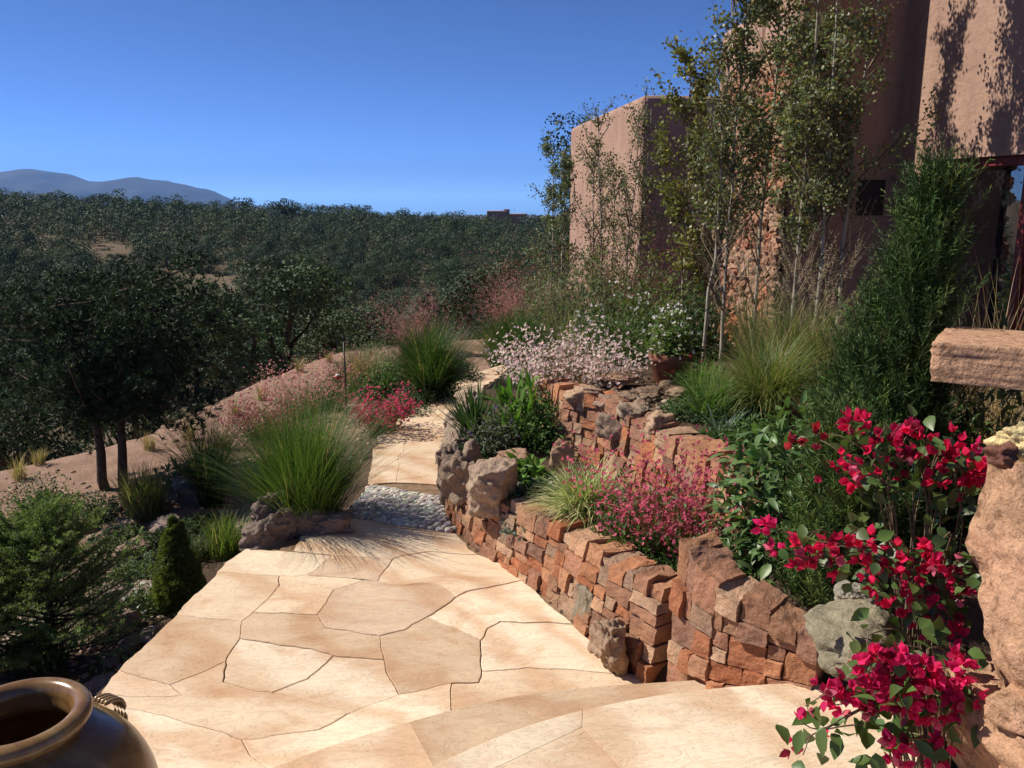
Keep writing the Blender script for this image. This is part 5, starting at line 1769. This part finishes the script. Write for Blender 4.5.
for q_, (px, py, r_, col, lb) in enumerate(lr):
    s = hit(px, py)
    stone_thing(lb, (s[0], s[1], s[2] + r_ * 0.25), (r_ * 1.15, r_ * 0.95, r_ * 0.75), 90 + q_, q_ * 0.9, col, M_ROCK, group=grp, n=11)
for q_ in range(16):
    s = spot(R.uniform(600, 700), R.uniform(5.0, 6.1))
    r_ = R.uniform(0.03, 0.07)
    stone_thing("small broken reddish rock among others on the stony corner of the upper bed", (s[0], s[1], s[2] + r_ * 0.2), (r_ * 1.3, r_, r_ * 0.6), 200 + q_, q_ * 1.1, np.array((0.30, 0.2, 0.14)) * R.uniform(0.7, 1.3), group="broken rocks on the upper bed", k=0.3, n=8)
for q_ in range(26):
    py_ = R.uniform(480, 650)
    s = hit(R.uniform(20, 225 - 0.85 * max(0, py_ - 545) - 20), py_)
    r_ = R.uniform(0.04, 0.1)
    stone_thing("weathered brown rock among others bedded in the planting left of the patio", (s[0], s[1], s[2] + r_ * 0.2), (r_ * 1.2, r_, r_ * 0.7), 230 + q_, q_ * 1.1, np.array((0.30, 0.225, 0.17)) * R.uniform(0.7, 1.3), group="bedded rocks left of the patio", k=0.35, n=9)
for px, py, h_, r_, lb in ((120, 545, 0.14, 0.25, "dark creeping ground cover between the evergreen shrub and the dwarf spruce"), (165, 548, 0.12, 0.2, "low dark ground cover above the dwarf spruce"), (95, 520, 0.22, 0.25, "small dark shrub at the pinyon's foot"), (40, 510, 0.3, 0.35, "dark shrub behind the evergreen shrub at the left edge"), (200, 530, 0.12, 0.2, "dark ground cover in the shade of the corner rocks"), (30, 600, 0.2, 0.3, "shaded low shrub at the left edge behind the jar")):
    s = hit(px, py)
    leafy(lb, at(s), h_, r_, 1300, 0.028, 0.014, (0.06, 0.095, 0.035), "ground cover", "ground_cover")
for px, py, h_, r_, c_, lb in ((372, 402, 0.32, 0.34, (0.08, 0.135, 0.038), "green leafy bush just behind the crimson gaura"), (398, 386, 0.36, 0.36, (0.09, 0.15, 0.04), "bright leafy bush between the pale rabbitbrush and the grass mound"), (350, 388, 0.34, 0.3, (0.10, 0.14, 0.05), "loose green bush around the foot of the black stake"), (425, 412, 0.2, 0.26, (0.045, 0.08, 0.028), "low dark mound on the path's left edge under the grass mound"), (462, 386, 0.3, 0.3, (0.05, 0.09, 0.03), "dark bush at the path's left edge near its far end"), (330, 412, 0.3, 0.3, (0.085, 0.13, 0.042), "green bush half hidden behind the big fountain grass")):
    s = hit(px, py)
    leafy(lb, (s[0] - 0.1, s[1] + 0.2, s[2]), h_, r_, 1900, 0.036, 0.016, c_, "shrub", "shrub")
# loose gravel and pebbles
def pebbles(name, label, pts, size, col, cj=0.25, hue=0.05):
    g = Geo()
    V1, F1 = round_cube(2, 0.75)
    for p in pts:
        sz = size * R.uniform(0.5, 1.4) * np.array([1, R.uniform(0.6, 1), R.uniform(0.4, 0.7)])
        a = R.uniform(0, 6.28)
        W = V1 * sz * (1 + 0.15 * R.standard_normal((len(V1), 1)))
        W = np.stack([W[:, 0] * math.cos(a) - W[:, 1] * math.sin(a), W[:, 0] * math.sin(a) + W[:, 1] * math.cos(a), W[:, 2]], 1)
        g.add(W + p, F1, np.clip(np.array(col) * (1 + cj * R.standard_normal()) * (1 + hue * R.standard_normal(3)), 0.02, 0.85))
    return tag(g.obj(name, M_PEBBLE, None, True), label, "gravel", None, "stuff")
def scatter(px, d, r, n, dz=0.005):
    c = spot(px, d)
    q_, _ = disc(n, r)
    x, y = c[0] + q_[:, 0], c[1] + q_[:, 1]
    return np.stack([x, y, terr(x, y) + dz], 1)
pebbles("river_pebbles", "pale river pebbles strewn between the plants of the lower bed", np.concatenate([scatter(482, 5.0, 0.13, 60), scatter(510, 4.85, 0.16, 70), scatter(575, 4.85, 0.16, 90), scatter(598, 4.6, 0.15, 50)]), 0.026, (0.42, 0.38, 0.33))
pebbles("rock_chips", "broken reddish rock chips on the upper wall's far end", np.concatenate([scatter(640, 5.5, 0.24, 60), scatter(610, 5.6, 0.2, 40), scatter(680, 5.2, 0.15, 24)]), 0.022, (0.27, 0.2, 0.15))
n = 800
x = R.uniform(-4.0, -1.8, n); y = R.uniform(3.0, 7, n)
pebbles("bank_gravel", "loose gravel on the bank and beds left of the patio", np.stack([x, y, terr(x, y)], 1), 0.02, (0.26, 0.19, 0.145))
n = 900
x = R.uniform(-7, -1.0, n); y = R.uniform(6.0, 13.5, n)
m_ = (x < xl(y) - 0.3) & (fbm(np.stack([x, y, 0 * x], 1), 0.9, 77, 2) > -0.1)
pebbles("bank_stones", "scattered pinkish stones on the open bank below the wood", np.stack([x, y, terr(x, y)], 1)[m_], 0.028, (0.36, 0.25, 0.19))
for q_, (px, py) in enumerate([(150, 450), (190, 440), (235, 415), (262, 400), (300, 372), (40, 465), (70, 455), (330, 362), (225, 450), (20, 480)]):
    s = hit(px, py)
    grass("wispy dry bunchgrass tuft on the open pinkish bank", at(s), R.uniform(0.16, 0.3), 120, (0.26, 0.22, 0.12), 0.06, (0, 0.5), (0.4, 1.4), 0.005, 0.4, group="dry bunchgrass tufts on the bank")
n = 700
x = R.uniform(0.2, 2.6, n); y = R.uniform(2.5, 7.0, n)
m_ = (x > xr(y) + 0.3) & (np.abs(x - xu(y) - 0.05) > 0.22)
pebbles("bed_mulch", "bark chips and grit over the soil of the planted beds", np.stack([x, y, terr(x, y)], 1)[m_], 0.014, (0.16, 0.10, 0.065))

# ------------------------------------------------------------------ stone gate pillars
px_ = thing("stone_pillar", "rough sandstone block pillar cut by the right edge, beside the terrace", "pillar", (1.50, 2.0, 0.3))
def block(name, c, size, seed, parent, col, rz=0.0, rough=0.085, k=0.2, mat=None, n=40, chops=3):
    g = Geo()
    rock(g, (0, 0, 0), size, seed, rz, col, n, rough, k, chops)
    o = g.obj(name, mat or M_BLOCK, parent, True)
    o.location = at(np.array(c) - (np.array(parent.location) if parent else 0))
    return o
block("upper_block", (1.58, 2.06, 1.015), (0.285, 0.24, 0.315), 7, px_, (0.47, 0.30, 0.185), 0.12)
block("lower_block", (1.55, 2.05, 0.48), (0.33, 0.27, 0.235), 8, px_, (0.42, 0.25, 0.16), 0.05)
block("wedge_stone", (1.28, 1.93, 0.725), (0.07, 0.06, 0.04), 9, px_, (0.36, 0.27, 0.2), 0.6, n=10)
block("wedge_stone", (1.44, 1.90, 0.72), (0.09, 0.06, 0.035), 10, px_, (0.30, 0.24, 0.19), 0.1, n=10)
stone_thing("pale yellow pitted rock on top of the sandstone pillar", tuple(A(1038, 441, 2.0)), (0.075, 0.075, 0.055), 11, 0.3, (0.66, 0.53, 0.27), name="yellow_rock", k=0.6, rough=0.25)
stone_thing("small reddish rock beside the pale yellow rock on the pillar", tuple(A(1002, 455, 1.98)), (0.035, 0.035, 0.03), 12, 0.3, (0.22, 0.10, 0.07), name="red_rock", k=0.6, n=8)
cp = thing("stone_pillar", "wider pillar topped by a thick flat sandstone slab, behind the bougainvillea", "pillar", (2.05, 3.1, 0.3))
e0, e1 = np.array((1.60, 3.19)), np.array((2.5, 2.62))
ev = unit(e1 - e0)
en = np.array((-ev[1], ev[0]))
mid = (e0 + e1) / 2 + en * 0.24
ang = math.atan2(ev[1], ev[0])
block("capstone", (*mid, 1.385), (np.linalg.norm(e1 - e0) / 2 * 1.04, 0.25, 0.078), 23, cp, (0.56, 0.37, 0.24), ang, 0.022, 0.05, n=34, chops=0)
block("pillar_block", (*(mid + ev * 0.1), 1.13), (0.28, 0.2, 0.19), 14, cp, (0.3, 0.24, 0.2), ang, 0.06, 0.2)
block("pillar_block", (*(mid + ev * 0.08), 0.74), (0.31, 0.21, 0.21), 15, cp, (0.42, 0.28, 0.19), ang, 0.06, 0.2)
block("pillar_block", (*(mid + ev * 0.12), 0.38), (0.33, 0.22, 0.18), 16, cp, (0.40, 0.25, 0.17), ang, 0.06, 0.2)

# ------------------------------------------------------------------ pots
def lathe(g, prof, n=48, col=(0.5, 0.5, 0.5), m=0):
    p = np.array(prof, float)
    a = np.linspace(0, 2 * np.pi, n, endpoint=False)
    V = np.stack([p[:, 0, None] * np.cos(a), p[:, 0, None] * np.sin(a), np.repeat(p[:, 1, None], n, 1)], -1).reshape(-1, 3)
    i_ = np.arange(len(p) - 1)[:, None] * n
    j_ = np.arange(n)[None]
    k_ = (j_ + 1) % n
    g.add(V, np.stack([i_ + j_, i_ + k_, i_ + n + k_, i_ + n + j_], -1).reshape(-1, 4), col, m)
def smooth_prof(pts, n=80):
    return arc(pts, n)

M_GLAZE, nt, b = new_mat("amber_glaze")
co = objco(nt)
n1 = noise_node(nt, 5, 6, 0.6, 0.8, co, (1, 1, 0.35))
n2 = noise_node(nt, 60, 3, 0.5, 0, co)
r1 = ramp(nt, n1.outputs[0], [(0.30, (0.11, 0.048, 0.02)), (0.48, (0.20, 0.11, 0.04)), (0.62, (0.27, 0.18, 0.075)), (0.8, (0.17, 0.07, 0.03))])
c = mixc(nt, r1.outputs[0], ramp(nt, n2.outputs[0], [(0.3, (0.8, 0.8, 0.8)), (0.7, (1.1, 1.1, 1.1))]).outputs[0], 0.6, 'MULTIPLY')
nt.links.new(c, b.inputs["Base Color"])
b.inputs["Roughness"].default_value = 0.22
b.inputs["Specular IOR Level"].default_value = 0.55
bump(nt, b, [(n2.outputs[0], 0.15, 0.001), (n1.outputs[0], 0.3, 0.004)])
jar = thing("glazed_jar", "big amber brown glazed jar with ribbed lugs at the patio's near left corner", "jar", (-1.165, 1.80, 0.165))
jar.scale = (0.95, 0.95, 0.97)
g = Geo()
lathe(g, smooth_prof([(0.02, 0.0), (0.15, 0.0), (0.17, 0.01), (0.22, 0.12), (0.285, 0.26), (0.31, 0.37), (0.295, 0.46), (0.25, 0.54), (0.185, 0.595), (0.148, 0.617), (0.143, 0.632)], 90), 64)
g.obj("body", M_GLAZE, jar, True)
g = Geo()
lathe(g, smooth_prof([(0.139, 0.618), (0.150, 0.622), (0.166, 0.634), (0.172, 0.650), (0.166, 0.666), (0.150, 0.674), (0.134, 0.669), (0.124, 0.655), (0.120, 0.635), (0.123, 0.60), (0.17, 0.56), (0.235, 0.5), (0.27, 0.42), (0.28, 0.33), (0.25, 0.2), (0.18, 0.05), (0.02, 0.03)], 120), 64)
g.obj("rim", M_GLAZE, jar, True)
for aa in (math.radians(-28), math.radians(62), math.radians(152), math.radians(242)):
    g = Geo()
    for k_ in range(4):
        off = (k_ - 1.5) * 0.014
        tt = np.linspace(0, math.pi, 11)
        # ribbed loops over the shoulder
        rr_ = 0.225 + 0.055 * np.linspace(0, 1, 11) + 0.022 * np.sin(tt)
        zz = 0.575 - 0.085 * np.linspace(0, 1, 11) + 0.024 * np.sin(tt)
        P = np.stack([rr_ * math.cos(aa) - off * math.sin(aa), rr_ * math.sin(aa) + off * math.cos(aa), zz], 1)
        tube(g, P, 0.0066, 8)
    g.obj("lug", M_GLAZE, jar, True)

s = spot(670, 6.25)
z0 = float(A(670, 391, 6.25)[2])
pot = thing("terracotta_pot", "brown terracotta pot standing on the upper bed left of the aspens", "plant pot", (s[0], s[1], z0))
g = Geo()
lathe(g, [(0.02, 0.0), (0.105, 0.0), (0.112, 0.01), (0.148, 0.235), (0.16, 0.24), (0.166, 0.25), (0.166, 0.285), (0.160, 0.292), (0.146, 0.292), (0.14, 0.285), (0.135, 0.25), (0.02, 0.24)], 40)
g.obj("body", M_TERRA, pot, True)
g = Geo()
lathe(g, [(0.001, 0.262), (0.07, 0.266), (0.139, 0.258)], 24, (0.08, 0.05, 0.035))
g.obj("soil", M_SOIL, pot, True)
leafy("pale flowered leafy plant growing in the terracotta pot", (s[0], s[1], z0 + 0.285), 0.34, 0.2, 700, 0.045, 0.025, (0.12, 0.17, 0.05), "potted plant", "potted_plant", flowers=60)

# ------------------------------------------------------------------ bougainvillea
MAG, RED = (0.74, 0.035, 0.165), (0.70, 0.025, 0.10)
def bract_cluster(g, c, rad, n, col, size=0.027):
    n = int(n * (1.15 if c[2] < 0.2 else 0.85))
    P = c + R.standard_normal((n, 3)) * rad * 0.5
    F = unit((P - c) / rad + 0.6 * R.standard_normal((n, 3)) + [-0.2, -0.35, 0.35])
    X = perp(F); Y = np.cross(F, X)
    C = cols(col, n, 0.22, 0.06)
    pl = R.uniform(size=n)
    C[pl < 0.07] = cols((0.66, 0.16, 0.24), (pl < 0.07).sum(), 0.15)
    C[pl > 0.93] = cols((0.30, 0.03, 0.06), (pl > 0.93).sum(), 0.2)
    for q_ in range(3):
        an = q_ * 2.094 + 0.25 * R.standard_normal(n)
        O = X * np.cos(an)[:, None] + Y * np.sin(an)[:, None]
        D = unit(O * 0.8 + F * 0.75)
        leaf6(g, P, D, unit(F - O * 0.6), size * R.uniform(0.75, 1.3, n), size * 0.85 * R.uniform(0.8, 1.2, n), C * R.uniform(0.8, 1.15, (n, 1)), 0.10, -0.35)
def bougain(name_label, root, clusters, d0, leafn, seed, big=0.055):
    t = thing("bougainvillea", name_label, "bougainvillea", root, "red bougainvilleas")
    gs, gb, gl = Geo(), Geo(), Geo()
    rr = np.random.default_rng(seed)
    root = np.array(root)
    cs = []
    for (px, py, rp, n, dd, col) in clusters:
        c = A(px, py, d0 + dd) - root
        rad = rp * (d0 + dd) / FPX
        bract_cluster(gb, c, rad, n, col)
        cs.append((c, rad))
        b0 = rr.uniform(-0.05, 0.05, 3) * [1, 1, 0]
        m1 = b0 * 0.6 + c * [0.3, 0.3, 0.72] + rr.standard_normal(3) * 0.03 + [0, 0.02, 0.07]
        m2 = c * [0.75, 0.75, 0.95] + rr.standard_normal(3) * 0.03 + [0, 0, 0.04]
        tube(gs, arc([b0, m1, m2, c], 12), np.linspace(0.0035, 0.0014, 12), 5)
        k_ = leafn
        tt = rr.uniform(0.45, 1.0, k_)
        P = np.stack([np.interp(tt, [0, .4, .8, 1], [b0[i_], m1[i_], m2[i_], c[i_]]) for i_ in range(3)], 1) + rr.standard_normal((k_, 3)) * 0.05
        D = unit(rr.standard_normal((k_, 3)) + [-0.1, -0.2, -0.5])
        N = unit(np.array([-0.2, -0.3, 0.9]) + 0.5 * rr.standard_normal((k_, 3)))
        leaf6(gl, P, D, N, big * rr.uniform(0.6, 1.25, k_), big * 0.62 * rr.uniform(0.8, 1.15, k_), cols((0.075, 0.125, 0.030), k_, 0.2), 0.14, 0.25)
    gs.obj("stems", M_STEM, t, True)
    gl.obj("leaves", M_GLOSSY, t, True)
    gb.obj("blossoms", M_PETAL, t, True)
    return t
up = [(850, 424, 16, 16, 0.1, RED), (838, 470, 14, 9, 0.12, RED), (846, 462, 12, 7, 0.0, RED), (873, 468, 15, 14, 0.05, RED), (880, 440, 14, 10, 0.05, RED), (905, 430, 15, 16, 0.0, MAG), (922, 440, 18, 22, 0.0, RED),
      (948, 452, 17, 18, 0.05, RED), (900, 455, 15, 10, 0.1, RED), (975, 448, 11, 9, 0.05, MAG), (940, 476, 14, 12, -0.02, RED), (968, 478, 17, 18, 0.0, RED), (958, 462, 13, 10, 0.08, RED), (850, 480, 10, 9, 0.0, RED), (820, 440, 9, 5, 0.1, (0.35, 0.02, 0.03)), (792, 440, 9, 5, 0.15, (0.28, 0.02, 0.03)), (984, 470, 12, 9, 0.0, RED), (980, 540, 10, 6, -0.1, RED)]
bougain("tall red bougainvillea arching in front of the upright juniper", (1.30, 2.52, 0.33), up, 2.45, 8, 3)
md = [(771, 528, 9, 9, 0.0, MAG), (776, 548, 7, 5, 0.0, MAG), (803, 543, 12, 10, 0.0, RED), (838, 545, 15, 16, 0.0, RED), (808, 562, 13, 12, -0.02, RED), (833, 561, 12, 9, 0.0, RED), (871, 541, 9, 8, 0.0, RED), (866, 566, 14, 12, 0, RED), (880, 575, 13, 11, 0, RED),
      (897, 555, 14, 14, 0, RED), (932, 552, 16, 16, 0, RED), (920, 570, 12, 9, 0, RED), (945, 570, 13, 11, 0.03, RED), (905, 595, 12, 9, 0, MAG), (935, 600, 15, 12, 0, MAG), (955, 590, 13, 10, 0, MAG), (876, 606, 8, 4, -0.05, RED), (958, 630, 15, 14, 0, MAG), (930, 625, 13, 10, 0, MAG), (905, 618, 12, 8, 0, RED)]
bougain("middle red bougainvillea spray above the grey green boulder", (1.28, 2.36, 0.32), md, 2.3, 6, 4)
lo = [(805, 706, 7, 3, 0.0, MAG), (800, 722, 5, 2, 0, MAG), (818, 735, 6, 2, 0, MAG), (793, 748, 8, 4, 0, MAG), (803, 755, 5, 2, 0, MAG), (818, 690, 9, 6, 0, MAG), (833, 705, 11, 10, 0, MAG), (845, 690, 13, 14, 0, MAG), (860, 700, 14, 16, 0, MAG), (868, 675, 15, 18, 0, MAG), (885, 690, 15, 20, 0, MAG), (882, 665, 13, 14, 0, MAG),
      (905, 680, 16, 22, 0, MAG), (900, 700, 14, 16, 0, MAG), (920, 690, 15, 18, 0, MAG), (930, 672, 13, 14, 0, MAG), (945, 685, 14, 16, 0, MAG), (955, 668, 13, 14, 0, MAG), (945, 710, 15, 16, 0, MAG), (925, 715, 12, 10, 0, MAG), (960, 700, 12, 11, -0.02, MAG), (890, 740, 8, 4, 0, MAG), (905, 748, 9, 6, 0, MAG), (930, 760, 12, 8, 0, MAG), (945, 740, 12, 10, 0, MAG), (895, 765, 11, 8, -0.02, MAG), (868, 655, 9, 8, 0, MAG), (905, 655, 12, 10, 0, MAG)]
bougain("lowest magenta bougainvillea spilling onto the pale terrace beside the pillar", (1.18, 2.16, 0.31), lo, 2.05, 5, 5, 0.062)

# ------------------------------------------------------------------ small garden things
s = hit(347, 418)
st = thing("garden_stake", "thin black metal stake standing behind the big fountain grass", "stake", at(s))
g = Geo()
hz_ = top(347, 335, s[1]) - s[2]
tube(g, np.array([[0, 0, -0.1], [0, 0, hz_ * 0.93]]), 0.009, 8)
g.obj("rod", M_BLACK, st, True)
g = Geo()
lathe(g, [(0.0, hz_ * 0.93 - 0.01), (0.016, hz_ * 0.93), (0.018, hz_ * 0.96), (0.009, hz_ * 0.985), (0.0, hz_)], 12)
g.obj("finial", M_BLACK, st, True)
s2 = s + np.array((-0.12, 0.15, 0))
bd = thing("garden_ornament", "little red and white ornament on a pick beside the black stake", "ornament", (s2[0], s2[1], s2[2]))
zc = top(336, 377, s2[1]) - s2[2]
M_RED = mat_plain("red_enamel", (0.40, 0.05, 0.03), 0.35, 0.5)
M_WHITE = mat_plain("white_enamel", (0.75, 0.72, 0.66), 0.4, 0.5)
g = Geo(); tube(g, np.array([[0, 0, -0.1], [0, 0, zc]]), 0.004, 6); g.obj("pick", M_BLACK, bd)
V, F = round_cube(6, 0.95)
g = Geo(); g.add(V * [0.045, 0.03, 0.02] + [0, 0, zc], F); g.obj("body", M_RED, bd, True)
g = Geo(); g.add(V * [0.026, 0.022, 0.014] + [0.006, -0.005, zc + 0.02], F); g.obj("cap", M_WHITE, bd, True)
